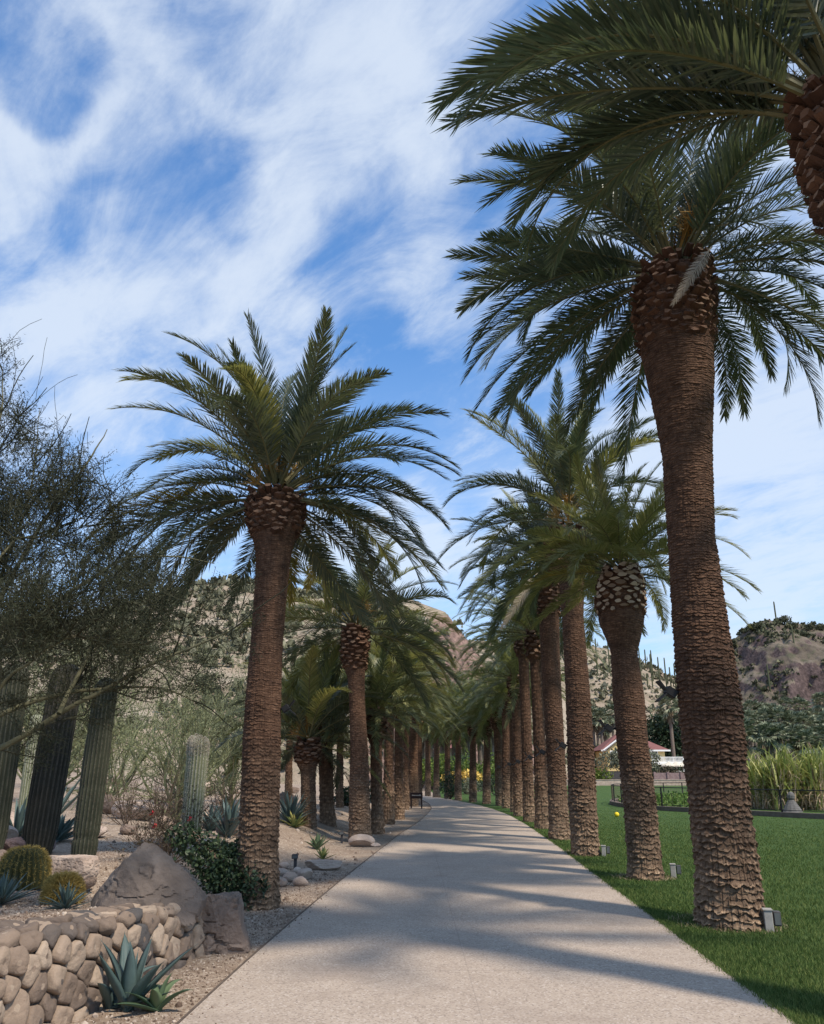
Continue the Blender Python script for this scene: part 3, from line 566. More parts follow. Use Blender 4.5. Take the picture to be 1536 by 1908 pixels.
# near right row -------------------------------------------------------------------------------------------------
x0, y0 = 3.74, 5.5
p0 = [(x0 + .25, y0, 0, .42), (x0 + .22, y0, .4, .37), (x0 + .15, y0, 2.5, .33), (x0 + .05, y0, 5.2, .30), (x0, y0, 5.75, .33), (x0 - .0, y0, 6.15, .36), (x0 - .0, y0, 6.7, .39), (x0 - .0, y0, 7.05, .34)]
_pa, _ta = date_palm('nearest date palm, its dark crown hanging in from the upper right corner', GROUP_R, prof=p0, n=52, size=1.04, seed=3, emin=20, clear=46, skip=(98, 34, 62), custom=[(184, 34, 1.15, 10), (176, 50, 1.12, -8), (168, 30, 1.05, 0), (158, 27, 1.0, 8), (148, 32, 1.0, -5), (141, 27, 1.0, 6)])
P = np.array(p0); P[:, 0] -= P[0, 0]; P[:, 1] -= P[0, 1]
boots_geo(P, 5.9, 7.1, 340, seed=4, w=.058, th=.024, out=.10).build('frond_base_collar', [M['boot'], M['cut']], _pa)
R1 = [(1728, 1298, 1428), (1695, 1300, 1421), (1600, 1297, 1408), (1500, 1287, 1393), (1400, 1276, 1386), (1300, 1266, 1377), (1150, 1255, 1352), (1000, 1247, 1330), (850, 1236, 1325), (780, 1225, 1326), (700, 1207, 1328), (640, 1195, 1326), (590, 1189, 1324), (545, 1190, 1324), (515, 1204, 1314)]
date_palm('large date palm with the thickest trunk on the lawn, dead frond at its neck', GROUP_R, R1, 9.75, bulb=(655, 515), n=84, size=1.0, seed=11, yellow=0, nth=340, dz=.009, amp=.036, nboots=300, dead=(292, .0, .52, 205), emin=-22, rowh=(.072, .032), ncol=13, bw=.058, bth=.022)
R2 = [(1640, 1169, 1238), (1610, 1170, 1233), (1500, 1163, 1222), (1400, 1152, 1209), (1300, 1143, 1200), (1215, 1139, 1187), (1190, 1130, 1193), (1160, 1117, 1199), (1115, 1113, 1200), (1085, 1119, 1196), (1068, 1130, 1186)]
date_palm('date palm with pinched waist under a swollen pale pineapple collar', GROUP_R, R2, 13.9, bulb=(1150, 1072), n=62, size=.66, seed=21, clear=8, olive=.95, nth=200, dz=.013, amp=.032, nboots=150, emin=-12, up=.3, yellow=.2, stalks=False, bw=.074, bout=.045, bth=.036, cutm='cut_pale')  # olive and yellow fronds carry this crown's sunlit look in their colour
R3 = [(1592, 1064, 1119), (1560, 1064, 1115), (1500, 1060, 1112), (1400, 1058, 1106), (1300, 1055, 1100), (1150, 1048, 1087), (1085, 1042, 1088), (1055, 1024, 1094), (1020, 1020, 1097), (990, 1035, 1088)]
date_palm('tall date palm third from the front on the lawn, wide crown on reddish trunk', GROUP_R, R3, 17.6, bulb=(1060, 995), n=62, size=.93, seed=34, olive=.25, nth=160, dz=.018, amp=.034, nboots=110, emin=-24, emax=88, up=.9, rowh=(.085, .045), ncol=10)
R4 = [(1566, 1022, 1064), (1540, 1023, 1061), (1450, 1021, 1055), (1300, 1013, 1047), (1215, 1008, 1043), (1150, 1005, 1042), (1100, 1001, 1041), (1065, 1003, 1040)]
date_palm('date palm with dark shaggy collar close behind the wide crowned reddish one', GROUP_R, R4, 21.7, bulb=(1150, 1070), n=56, size=.90, seed=45, olive=.15, nth=130, dz=.022, amp=.03, nboots=120, emin=-30, dead=(225, -.1, .85, 240), rowh=(.085, .045), ncol=10)
L1 = [(1690, 447, 522), (1600, 444, 519), (1500, 449, 520), (1400, 452, 523), (1300, 458, 524), (1200, 468, 527), (1100, 475, 535), (1040, 478, 541), (1010, 473, 547), (982, 466, 561), (955, 463, 565), (938, 472, 558)]
date_palm('big date palm at the garden edge left of the path, dark leaning trunk', GROUP_L, L1, 11.1, bulb=(1005, 940), n=104, size=.79, seed=58, olive=.22, nth=220, dz=.012, amp=.024, nboots=170, emin=-30, up=.4, rowh=(.068, .03), ncol=10, bw=.052, bth=.022, bout=.06)
L2 = [(1570, 649, 694), (1540, 650, 691), (1400, 653, 686), (1300, 651, 680), (1262, 648, 680), (1235, 638, 682), (1200, 637, 686), (1178, 642, 686)]
date_palm('date palm with yellowing lower fronds, second along the garden side of the path', GROUP_L, L2, 21.1, bulb=(1250, 1180), n=58, size=.92, seed=63, olive=.35, nth=130, dz=.02, amp=.03, nboots=120, emin=-30, yellow=.22, rowh=(.085, .045), ncol=10)
LB = [(1562, 558, 592), (1530, 561, 590), (1440, 561, 588), (1422, 553, 592), (1398, 553, 595), (1386, 558, 591)]
date_palm('short date palm with shaggy round collar between two thick trunks', GROUP_L, LB, 22.4, bulb=(1425, 1388), n=46, size=.86, seed=72, olive=.35, nth=100, dz=.025, amp=.03, nboots=90, emin=-22, rowh=(.085, .05), ncol=10)

# the rest of both rows: whole crowns as one mesh, a few kinds shared
FL = {i: [frond_geo(3.2, e + q, dr + q, 64, 300 + i * 3 + k, segs=2, wid=.038, lmax=.48, curl=(-15, 18)[k]) for k, q in enumerate((0, 9))] for i, (e, dr) in enumerate(zip(FR_E, FR_D))}
def crown_mesh(seed, n=56, emin=-14):
    r = np.random.default_rng(seed); g = Geo()
    for i in range(n):
        t = (i + .5) / n; e = 86 + (emin - 86) * t ** .95 + r.normal(0, 6); k = int(np.argmin([abs(e - q) for q in FR_E])); a = i * 2.39996 + r.normal(0, .15); rr = .28 * (.25 + .7 * t); sc = .85 + .25 * r.random()
        m = Matrix.Translation((cos(a) * rr, sin(a) * rr, .3 * (1 - t))) @ Matrix.Rotation(a, 4, 'Z') @ Matrix.Rotation(R(FR_E[k] - e) * .6, 4, 'Y') @ Matrix.Rotation(r.normal(0, .25), 4, 'X') @ Matrix.Scale(sc, 4)
        g.merge(FL[k][r.integers(2)], m)
    return g.mesh('crown', [M['frond_far_lit'], M['rachis']])
CROWNS = [crown_mesh(500 + k) for k in range(4)]; CROWNS_O = recolour(CROWNS, M['frond_olive_lit'])
def far_palm(label, group, rows, d, crown_py, size, seed, olive=False, collar=True, crown_px=None):
    r = np.random.default_rng(seed); prof = profile(rows, d); P = np.array(prof); zt = at(0, crown_py, d)[2]; rt = P[-1, 3]
    cx = P[-1, 0] if crown_px is None else at(crown_px, crown_py, d)[0]
    zc = max(P[-1, 2] + .15, zt - .75); P = np.vstack([P, [(P[-1, 0] + cx) / 2, d, zc, rt], [cx, d, zc + .25, rt * 1.45], [cx, d, zt, rt * 1.5], [cx, d, zt + .2, rt * .9]])
    root = empty('date_palm', (P[0, 0], d, 0), label, 'palm tree', group); P[:, 0] -= P[0, 0]; P[:, 1] = 0
    put_trunk(trunk_geo(P, 56, .045, .04, (.13, .07), 7, seed), root)
    boots_geo(P, zc + .1, zt + .2, 70, .10, .045, .07, seed).build('frond_base_collar', [M['boot'], M['cut']], root)
    o = link('crown', (CROWNS_O if olive else CROWNS)[seed % 4], root); o.location = (P[-1, 0], 0, zt + .05); o.rotation_euler = (r.normal(0, .05), r.normal(0, .05), r.random() * 6.28); o.scale = (size * .80,) * 3
    return root
far_palm('fifth lawn palm from the front, dark collar hidden among drooping crowns', GROUP_R, [(1546, 996, 1027), (1520, 997, 1025), (1400, 995, 1018), (1285, 990, 1013)], 25.8, 1190, 1.0, 81)
far_palm('sixth lawn palm from the front, slim trunk rising past the dark collar beside it', GROUP_R, [(1533, 975, 998), (1450, 974, 994), (1350, 971, 990), (1240, 967, 986)], 29.4, 1190, 1.0, 82)
far_palm('seventh lawn palm from the front, half hidden behind its neighbour to the right', GROUP_R, [(1522, 957, 977), (1400, 956, 973), (1335, 954, 971)], 33.2, 1270, 1.05, 83)
far_palm('eighth lawn palm from the front, mostly hidden behind the seventh', GROUP_R, [(1514, 951, 963), (1400, 951, 962)], 36.6, 1310, 1.0, 84)
far_palm('ninth lawn palm from the front, standing where the lawn edge starts to bend', GROUP_R, [(1507, 935, 953), (1350, 936, 951)], 40.6, 1300, 1.1, 85)
far_palm('tenth lawn palm from the front, with a black shaggy collar low on its trunk', GROUP_R, [(1502, 924, 938), (1390, 921, 936)], 43.5, 1335, 1.05, 86)
far_palm('eleventh lawn palm from the front, thick foot lit beside the bend of the path', GROUP_R, [(1499, 899, 915), (1380, 902, 914)], 46, 1350, 1.1, 87)
far_palm('twelfth lawn palm from the front, straight trunk in front of the citrus bushes', GROUP_R, [(1495, 874, 889), (1380, 876, 887)], 48.5, 1350, 1.1, 88)
far_palm('thirteenth lawn palm from the front, beside a low bush', GROUP_R, [(1490, 847, 861), (1380, 849, 859)], 51.5, 1345, 1.1, 89)
far_palm('fourteenth lawn palm from the front, its foot wrapped in green shrub', GROUP_R, [(1486.5, 828, 841), (1385, 829, 839)], 54.5, 1360, 1.0, 90, True)
far_palm('lawn palm at the far bend of the path with a swollen pale foot', GROUP_R, [(1484, 806, 822), (1470, 808, 819), (1380, 809, 819)], 57.5, 1352, 1.0, 91)
far_palm('farthest visible lawn palm, right where the path disappears left', GROUP_R, [(1481.5, 792, 803), (1380, 793, 802)], 61, 1362, 1.0, 92)
far_palm('dark date palm leaning behind the short one with the shaggy collar', GROUP_L, [(1553, 597, 629), (1500, 596, 623), (1400, 593, 620)], 24.3, 1335, .82, 93)
far_palm('garden date palm touching the right side of the one with yellowing fronds', GROUP_L, [(1556, 691, 717), (1480, 692, 713), (1400, 690, 712)], 23.9, 1335, .8, 94)
far_palm('fourth garden palm along the path, orange flower stalks in its crown', GROUP_L, [(1537, 713, 736), (1420, 716, 734)], 28.3, 1265, 1.0, 95, True)
far_palm('fifth garden palm along the path, drooping green fronds over its bare trunk', GROUP_L, [(1527, 733, 755), (1430, 735, 752)], 31, 1300, 1.0, 96)
far_palm('garden palm behind the brown sign with rough scaly foot', GROUP_L, [(1503, 759, 781), (1430, 760, 779)], 43, 1300, 1.0, 97)
far_palm('slender garden palm in the gap left of the sign', GROUP_L, [(1510, 752, 763), (1430, 753, 762)], 39, 1330, 1.0, 98)
far_palm('garden palm furthest along, behind the scaly trunk by the sign', GROUP_L, [(1496, 778, 787), (1400, 778, 787)], 50, 1330, 1.0, 99)
far_palm('shaded palm deep in the garden between the leaning palm and yellowing palm', GROUP_L, [(1535, 625, 640), (1420, 627, 640)], 33, 1300, .9, 104)
far_palm('small shaded palm at the back of the garden left of the short collared palm', GROUP_L, [(1530, 530, 545), (1420, 532, 545)], 32, 1330, .9, 105)
far_palm('garden palm whose crown rises above the others in the middle distance', GROUP_L, [(1505, 742, 752), (1420, 743, 752)], 42, 1235, 1.0, 106, crown_px=785)

# tall slim fan palms ----------------------------------------------------------------------------------------------
def fan_crown(seed, n=26, low=False):
    r = np.random.default_rng(seed); g = Geo(); K = 11
    for i in range(n):
        t = (i + .5) / n; e = R(80 - 125 * t + r.normal(0, 8)); a = i * 2.39996; d = np.array((cos(a) * cos(e), sin(a) * cos(e), sin(e))); pl = .75 + .3 * r.random(); c = d * pl; tubes(g, [(0, 0, 0)], [c], .02, .012, 3, 0)
        s = np.array((-sin(a), cos(a), 0)); nn = np.cross(d, s); ph = np.linspace(-1.9, 1.9, K) + r.normal(0, .05, K); L = .75 * (1 + r.normal(0, .1, K))
        dd = d[None] * np.cos(ph)[:, None] + s[None] * np.sin(ph)[:, None]; w = np.cross(dd, nn) * .085
        mid = c + dd * (L * .5)[:, None]; tip = c + dd * L[:, None] + np.array((0, 0, -.22)) * L[:, None]
        V = np.stack([np.repeat(c[None], K, 0), mid - w, tip, mid + w], 1).reshape(-1, 3); b = (np.arange(K) * 4)[:, None]; g.add(V, b + np.array([[0, 1, 2, 3]]), 0)
    return g.mesh('crown', [M['fan']])
FANS = [fan_crown(700 + k) for k in range(3)]
def skirt_geo(seed):
    r = np.random.default_rng(seed); g = Geo(); n = 90; a = r.random(n) * 6.28; z = -.2 - r.random(n) * 1.2; top = np.stack([np.cos(a) * .16, np.sin(a) * .16, z + .3], -1); bot = np.stack([np.cos(a) * (.34 + .1 * r.random(n)), np.sin(a) * (.34 + .1 * r.random(n)), z - .4], -1)
    w = np.stack([-np.sin(a), np.cos(a), np.zeros(n)], -1) * .09; V = np.stack([top - w, bot - w * .4, bot + w * .4, top + w], 1).reshape(-1, 3); g.add(V, (np.arange(n) * 4)[:, None] + np.array([[0, 1, 2, 3]])); return g.mesh('dry_skirt', [M['skirt']])
SKIRT = skirt_geo(2)
def slim_trunk():
    zz = np.linspace(-.02, 1, 14); th = np.arange(10) * 2 * pi / 10; r = np.interp(zz, [0, .08, 1], [1.5, 1.05, .8]) * .2; g = Geo(); g.add(np.stack([r[:, None] * np.cos(th), r[:, None] * np.sin(th), np.repeat(zz[:, None], 10, 1)], -1).reshape(-1, 3), grid_faces(14, 10, True)); return g.mesh('trunk', [M['thin_trunk']])
SLIM = slim_trunk()
def fan_palm(px, top_py, d, label, group, size=1.0, seed=0, z0=0.0, trunk_r=1.0, bare=False):
    p = at(px, top_py, d); H = p[2] - z0; root = empty('fan_palm', (p[0], d, z0), label, 'palm tree', group); r = np.random.default_rng(seed)
    o = link('trunk', SLIM, root); o.scale = (trunk_r, trunk_r, H)
    o = link('crown', FANS[seed % 3], root); o.location = (0, 0, H); o.scale = (size,) * 3; o.rotation_euler = (r.normal(0, .1), r.normal(0, .1), r.random() * 6.28)
    if not bare:
        o = link('dry_skirt', SKIRT, root); o.location = (0, 0, H); o.scale = (size,) * 3
rr = np.random.default_rng(12)
for i in range(24):
    row = i % 3; px = 1374 + i * 7.6 + rr.normal(0, 4); py = (1322, 1345, 1375)[row] + rr.normal(0, 9); d = (140, 122, 104)[row] + rr.normal(0, 4)
    fan_palm(px, py, d, 'fan palm in the dense grove below the rocky brown hill', 'fan palms in the grove below the rocky hill', 1.3, i, trunk_r=1.2)
fan_palm(1247, 1316, 178, 'taller of two tall fan palms right of the yellow house', 'fan palms around the yellow house', 2.1, 3, trunk_r=2.0)
fan_palm(1268, 1325, 185, 'tall fan palm nearest the big trunk, right of the yellow house', 'fan palms around the yellow house', 2.0, 4, trunk_r=2.0)
for px, py, d in ((1104, 1335, 182), (1112, 1343, 188), (1119, 1338, 180), (1126, 1350, 190)):
    fan_palm(px, py, d, 'slim fan palm in the row of four left of the yellow house', 'fan palms left of the yellow house', 1.8, int(px), trunk_r=1.9)
fan_palm(1140, 1330, 200, 'fan palm peeking out above the gable of the yellow house', 'fan palms around the yellow house', 1.9, 9, trunk_r=1.8)
for i, px in enumerate((786, 798, 812, 822, 843, 853, 866, 872, 891, 897, 910, 918, 941, 948)):
    fan_palm(px + rr.normal(0, 2), 1335 + rr.normal(0, 12), 88 + 14 * rr.random(), 'slim pale trunk of a fan palm beyond the far bend of the path', 'fan palms beyond the bend of the path', 1.7, i + 40, trunk_r=1.35)

# ------------------------------------------------------------------ leafy shrubs and trees
LEAF_V = np.array([(0, 0, 0), (.5, .32, .05), (1, 0, -.06), (.5, -.32, .05)]); LEAF_F = [(0, 1, 2), (0, 2, 3)]
def rand_mats(r, pos, size, up=0.3):
    n = len(pos); d = norm(r.normal(0, 1, (n, 3)) + np.array((0, 0, up))); a = norm(np.cross(d, r.normal(0, 1, (n, 3)))); b = np.cross(d, a); s = (size * (.65 + .7 * r.random(n)))[:, None]
    m = np.zeros((n, 3, 4)); m[:, :, 0] = d * s; m[:, :, 1] = a * s; m[:, :, 2] = b * s; m[:, :, 3] = pos; return m
def crown_leaves(g, r, blobs, n, size, mi=0, up=.3, hollow=.55):
    tot = sum(b[3] * b[4] * b[5] for b in blobs)
    for cx, cy, cz, rx, ry, rz in blobs:
        k = int(n * rx * ry * rz / tot); d = norm(r.normal(0, 1, (k, 3))); q = hollow + (1 - hollow) * r.random(k) ** .6; lump = .75 + .5 * vn(d[:, 0] * 2.5 + cx, d[:, 1] * 2.5 + cy, d[:, 2] * 2.5, 4)
        g.stamp(LEAF_V, LEAF_F, rand_mats(r, np.array((cx, cy, cz)) + d * (q * lump)[:, None] * np.array((rx, ry, rz)), size, up), mi)
def shrub(name, loc, label, cat, blobs, n, size, mat_, seed, group=None, stems=10, stem_mat='twig', up=.3, flowers=()):
    r = np.random.default_rng(seed); root = empty(name, loc, label, cat, group); g = Geo(); crown_leaves(g, r, blobs, n, size, up=up); g.build('foliage', M[mat_], root); g = Geo()
    for k in range(stems):
        b = blobs[k % len(blobs)]; e = np.array(b[:3]) + norm(r.normal(0, 1, 3)) * np.array(b[3:]) * .7; s = np.linspace(0, 1, 6)[:, None]; st = r.normal(0, .06, 3) * (1, 1, 0)
        polytube(g, st + (e - st) * s + np.array((0, 0, .12)) * np.sin(s * pi), np.linspace(.02, .006, 6) * max(1, size * 12), 4)
    g.build('stem', M[stem_mat], root)
    if len(flowers):
        for fl in flowers:
            g = Geo(); g.stamp(LEAF_V, LEAF_F, rand_mats(r, np.array(fl) + r.normal(0, .012, (14, 3)), .035, .6)); g.build('flower', M['red'], root)
    return root
def branches(r, segs, start, d, length, rad, level, maxl, nchild, spread, upb, tips, ok=None):
    if ok is not None and not ok(np.array(start, float), level): return
    n = 5; p = np.array(start, float); d = np.array(d, float)
    pts = [p.copy()]
    for k in range(n):
        d = d + r.normal(0, .16, 3) + np.array((0, 0, upb)); d /= np.linalg.norm(d); p = p + d * length / n; pts.append(p.copy())
    rr_ = np.linspace(rad, rad * .45, n + 1)
    for k in range(n): segs.append((pts[k], pts[k + 1], rr_[k], rr_[k + 1]))
    if level >= maxl: tips.append((np.array(pts), d)); return
    for c in range(nchild):
        k = r.integers(1, n + 1); nd = d + r.normal(0, spread, 3); nd /= np.linalg.norm(nd)
        branches(r, segs, pts[k], nd, length * (.5 + .3 * r.random()), rr_[k] * .6, level + 1, maxl, nchild, spread, upb, tips, ok)
def add_segs(g, segs, minr=.0022, sides=4, mi=0):
    a = np.array([s[0] for s in segs]); b = np.array([s[1] for s in segs]); tubes(g, a, b, np.maximum([s[2] for s in segs], minr), np.maximum([s[3] for s in segs], minr * .8), sides, mi)

# the palo verde leaning in from the left
def pxy(P):
    d = np.asarray(P, float) - (0, 0, EYE); f = d[..., 1] * cos(PITCH) + d[..., 2] * sin(PITCH); return CX + F * d[..., 0] / f, CY - F * (d[..., 2] * cos(PITCH) - d[..., 1] * sin(PITCH)) / f
def inside(P, level=0):                           # the airy outline of this tree, and the gap it leaves over the cacti
    x, y = pxy(P); top = np.interp(x, [-200, 0, 50, 130, 200, 260, 330, 400, 470], [610, 670, 790, 870, 950, 1030, 1080, 1110, 1180]); low = np.interp(x, [0, 150, 260, 330, 420, 500], [1500, 1400, 1340, 1320, 1330, 1290]); return (y > top + r.normal(0, 40)) & (y < low - 30 * (level > 0)) & (x < 480)
r = np.random.default_rng(77); segs, tips, thick = [], [], []
D7 = 7.0
limbs = [([(-110, 1460), (-30, 1405), (0, 1390), (110, 1330), (215, 1272), (330, 1216), (410, 1185), (455, 1160)], .036, 7.0, 7.6, 6),
         ([(-110, 1430), (-20, 1340), (70, 1303), (150, 1288), (215, 1282), (300, 1280), (360, 1300), (405, 1335)], .028, 7.0, 8.2, 4),
         ([(-120, 1440), (-90, 1300), (0, 1120), (90, 960), (170, 850), (200, 800)], .034, 7.0, 8.0, 13),
         ([(-120, 1440), (-100, 1250), (-30, 1000), (-5, 830), (5, 690)], .034, 6.8, 7.4, 13),
         ([(-100, 1400), (0, 1200), (120, 1110), (230, 1040), (330, 1030), (400, 1050)], .030, 7.0, 8.4, 11),
         ([(215, 1272), (250, 1200), (285, 1130), (330, 1075), (370, 1030)], .020, 7.2, 7.8, 8),
         ([(110, 1330), (160, 1230), (190, 1140), (200, 1050), (230, 960)], .022, 7.1, 8.2, 10),
         ([(-110, 1420), (-60, 1350), (20, 1260), (100, 1200), (150, 1180)], .024, 6.6, 6.4, 11),
         ([(-100, 1300), (-40, 1100), (30, 1000), (100, 1000), (160, 980)], .024, 6.9, 7.6, 12),
         ([(-100, 1350), (-50, 1230), (0, 1080), (60, 900), (75, 760)], .026, 7.4, 8.6, 12)]
for pts, rad, d0, d1, nc in limbs:
    m = len(pts); q = np.linspace(0, 1, 22); px = np.interp(q, np.linspace(0, 1, m), [p[0] for p in pts]); py = np.interp(q, np.linspace(0, 1, m), [p[1] for p in pts]); dd = d0 + (d1 - d0) * q
    W = np.array([at(a, b, c) for a, b, c in zip(px, py, dd)]); W[1:-1] += r.normal(0, .018, (20, 3)); W[1:-1] = (W[:-2] + 2 * W[1:-1] + W[2:]) / 4; thick.append((W, np.linspace(rad, rad * .12, 22)))
    for c in range(int(nc * 1.6)):
        k = r.integers(5, 22); dv = norm(W[min(21, k)] - W[k - 1]) + r.normal(0, .75, 3) + np.array((0, 0, .15)); branches(r, segs, W[k], norm(dv), .75 * (.6 + .6 * r.random()), .009, 0, 2, 6, .6, .05, tips, inside)
p_ = at(-110, 1450, 7.0); tb = np.array((p_[0] - .55, 7.0, float(gh(p_[0] - .55, 7.0)))); root = empty('palo_verde_tree', tb, 'palo verde tree with fine dark twigs leaning in from the left edge', 'tree')
g = Geo(); sh = lambda W: W - tb
s = np.linspace(0, 1, 8)[:, None]; polytube(g, (p_ - tb) * s + np.array((-.1, .05, 0)) * np.sin(s * pi), np.linspace(.12, .06, 8), 10); polytube(g, sh(np.array([p_, at(-115, 1400, 7), at(-105, 1300, 7.0)])), [.06, .05, .04], 8)
g.build('trunk', M['pv_bark'], root, smooth=True)
for W, rd in thick:
    g = Geo(); polytube(g, sh(W), rd, 7); g.build('branch', M['pv_bark'], root, smooth=True)
g = Geo(); add_segs(g, [(a - tb, b - tb, c, d) for a, b, c, d in segs], .0028, 3)
lp = []
for pts, d in tips:
    k = 26; q = r.integers(0, 5, k); f = r.random(k)[:, None]; lp.append(pts[q] * (1 - f) + pts[q + 1] * f + r.normal(0, .03, (k, 3)))
lp = np.concatenate(lp) - tb; g.stamp(LEAF_V * (1, .32, 1), LEAF_F, rand_mats(r, lp, .036, .2), 1); g.build('crown', [M['pv_dark'], M['pv_leaf']], root)
NTIPS = len(tips)

def twig_tree(name, loc, label, cat, H, Rad, n, seed, mats, leaf=.05, group=None, nl=12, rad=.04, lvl=2, upb=.06, spread=.5, minr=.006):
    r = np.random.default_rng(seed); segs, tips = [], []
    for k in range(n):
        a = k * 2.4 + r.normal(0, .3); e = R(35 + 50 * r.random()); d = np.array((cos(a) * cos(e) * Rad / H * 1.4, sin(a) * cos(e) * Rad / H * 1.4, sin(e))); branches(r, segs, (r.normal(0, .06), r.normal(0, .06), 0), norm(d), H * (.5 + .25 * r.random()), rad, 0, lvl, 5, spread, upb, tips)
    root = empty(name, loc, label, cat, group); g = Geo(); add_segs(g, segs, minr, 3); g.build('branches' if False else 'branch_tangle', M[mats[0]], root)
    g = Geo(); lp = []
    for pts, d in tips:
        q = r.integers(0, 5, nl); f = r.random(nl)[:, None]; lp.append(pts[q] * (1 - f) + pts[q + 1] * f + r.normal(0, leaf * .9, (nl, 3)))
    g.stamp(LEAF_V, LEAF_F, rand_mats(r, np.concatenate(lp), leaf, .1), 0); g.build('foliage', M[mats[1]], root)
def gloc(px, d): 
    x = at(px, 1500, d)[0]; 
    for _ in range(4):
        z = float(gh(x, d)); x = (px - CX) / F * depth(d, z)
    return np.array((x, d, z))
twig_tree('palo_verde_tree', gloc(330, 21), 'pale yellow green palo verde behind the white topped cactus', 'tree', 3.6, 2.6, 13, 5, ('pv_pale', 'pv_pale'), .05, 'pale palo verdes behind the garden')
twig_tree('palo_verde_tree', gloc(200, 24), 'pale palo verde between the tall column cactus and the white topped cactus', 'tree', 4.2, 2.8, 13, 6, ('pv_pale', 'pv_pale'), .055, 'pale palo verdes behind the garden')
twig_tree('palo_verde_tree', gloc(60, 25), 'pale palo verde showing between the leaning cactus trunks', 'tree', 4.4, 2.8, 12, 8, ('pv_pale', 'pv_leaf'), .055, 'pale palo verdes behind the garden')
twig_tree('palo_verde_tree', gloc(430, 28), 'greyish palo verde just left of the big garden palm trunk', 'tree', 3.6, 2.6, 12, 9, ('pv_pale', 'pv_leaf'), .055, 'pale palo verdes behind the garden')
twig_tree('palo_verde_tree', gloc(110, 34), 'tall palo verde far behind the tall column cactus', 'tree', 7.0, 4.4, 14, 14, ('pv_pale', 'pv_leaf'), .07, 'pale palo verdes behind the garden', rad=.06)
twig_tree('palo_verde_tree', gloc(350, 40), 'tall dull green palo verde rising behind the pale one', 'tree', 6.6, 4.6, 14, 15, ('pv_pale', 'pv_leaf'), .07, 'pale palo verdes behind the garden', rad=.06)
twig_tree('ocotillo_shrub', gloc(300, 18.5), 'bare brown upright twiggy shrub left of the white topped cactus', 'shrub', 1.5, .8, 18, 21, ('twig', 'leaf_brown'), .02, None, 4, .012, 1, .05, .3, .004)
twig_tree('dry_shrub', gloc(415, 19), 'bare brown twiggy shrub between the white topped cactus and the big palm', 'shrub', 1.5, 1.1, 14, 22, ('twig', 'leaf_brown'), .025, None, 5, .012, 1, .05, .4, .004)
twig_tree('dry_shrub', gloc(235, 19), 'bare grey twiggy bush behind the sunlit flat boulder', 'shrub', 1.3, 1.0, 14, 23, ('twig', 'pv_leaf'), .025, None, 6, .012, 1, .05, .4, .004)

# ------------------------------------------------------------------ cacti, agaves
def cactus_geo(H, rad, ribs=18, lean=(0, 0), depth_=.10, taper=.85, dome=1.0, seed=0, waist=()):
    nz, nth = 70, ribs * 8; z = np.linspace(0, 1, nz); th = np.arange(nth) * 2 * pi / nth; r = rad * np.interp(z, [0, .12, .5, 1], [.8, .97, 1.0, taper]); hz = z * H
    dm = rad * dome; top = hz > H - dm; r = np.where(top, r * np.sqrt(np.clip(1 - ((hz - (H - dm)) / dm) ** 2, 0.0004, 1)), r)
    for zc, amt in waist: r = r * (1 - amt * np.exp(-((z - zc) / .012) ** 2))
    rb = np.abs(np.cos(ribs * th / 2)); fade = np.ones((nz, 1)); V = r[:, None] * (1 - depth_ * 1.1 * (1 - rb[None]) * fade); wob = (fbm(np.cos(th)[None] * 2, np.sin(th)[None] * 2, hz[:, None] * 3, seed) - .5) * .06 * rad
    V = V + wob; zz = hz[:, None] + 0 * th[None]; cx = lean[0] * z ** 1.2; cy = lean[1] * z ** 1.2
    g = Geo(); g.add(np.stack([cx[:, None] + V * np.cos(th), cy[:, None] + V * np.sin(th), zz], -1).reshape(-1, 3), grid_faces(nz, nth, True)); return g, np.repeat(((rb - .75) / .25).clip(0, 1)[None], nz, 0).ravel(), V, th, hz, cx, cy
def cactus(name, loc, label, H, rad, mat_, ribs=18, lean=(0, 0), seed=0, group=None, taper=.9, spines=0, wool=False, part='stem', parent=None, waist=(), dome=1.0):
    g, rib, V, th, hz, cx, cy = cactus_geo(H, rad, ribs, lean, seed=seed, taper=taper, waist=waist, dome=dome); root = parent or empty(name, loc, label, 'cactus', group); o = g.build(part, M[mat_], root, smooth=True)
    at_ = o.data.attributes.new('rib', 'FLOAT', 'POINT'); at_.data.foreach_set('value', rib.astype(np.float32)); r = np.random.default_rng(seed)
    if parent is not None: o.location = loc
    if spines:
        g = Geo(); n = spines; i = (r.random(n) * (len(hz) - 2)).astype(int); j = (r.integers(0, ribs, n) * 8) % len(th); R_ = V[i, j]; zj = hz[i] + r.normal(0, .01, n); p = np.stack([cx[i] + R_ * np.cos(th[j]), cy[i] + R_ * np.sin(th[j]), zj], -1)
        d = norm(np.stack([np.cos(th[j]), np.sin(th[j]), np.zeros(n)], -1) + r.normal(0, .5, (n, 3))); tubes(g, p, p + d * (.03 if not wool else .025), .0022, .0012, 3)
        if wool:
            k = 2600; a = r.random(k) * 6.28; i = (len(hz) * (.80 + .195 * r.random(k) ** .7)).astype(int).clip(0, len(hz) - 1); j = (a / 6.283 * len(th)).astype(int); R_ = V[i, j]; p = np.stack([cx[i] + R_ * np.cos(th[j]), cy[i] + R_ * np.sin(th[j]), hz[i]], -1)
            d = norm(np.stack([np.cos(th[j]), np.sin(th[j]), .5 + 0 * a], -1) + r.normal(0, .6, (k, 3))); tubes(g, p, p + d * .035, .0026, .0012, 3)
        o2 = tag(g.build('spines', M['wool' if wool else 'twig'], root), kind='stuff'); 
        if parent is not None: o2.location = loc
    return root
def place(px, py, z): return gp(px, py, z)
G_S = 'tall column cacti at the left of the garden'
c = at(155, 1596, 11.0); zc = float(gh(c[0], 11.0)); top = at(157, 1262, 11.0)
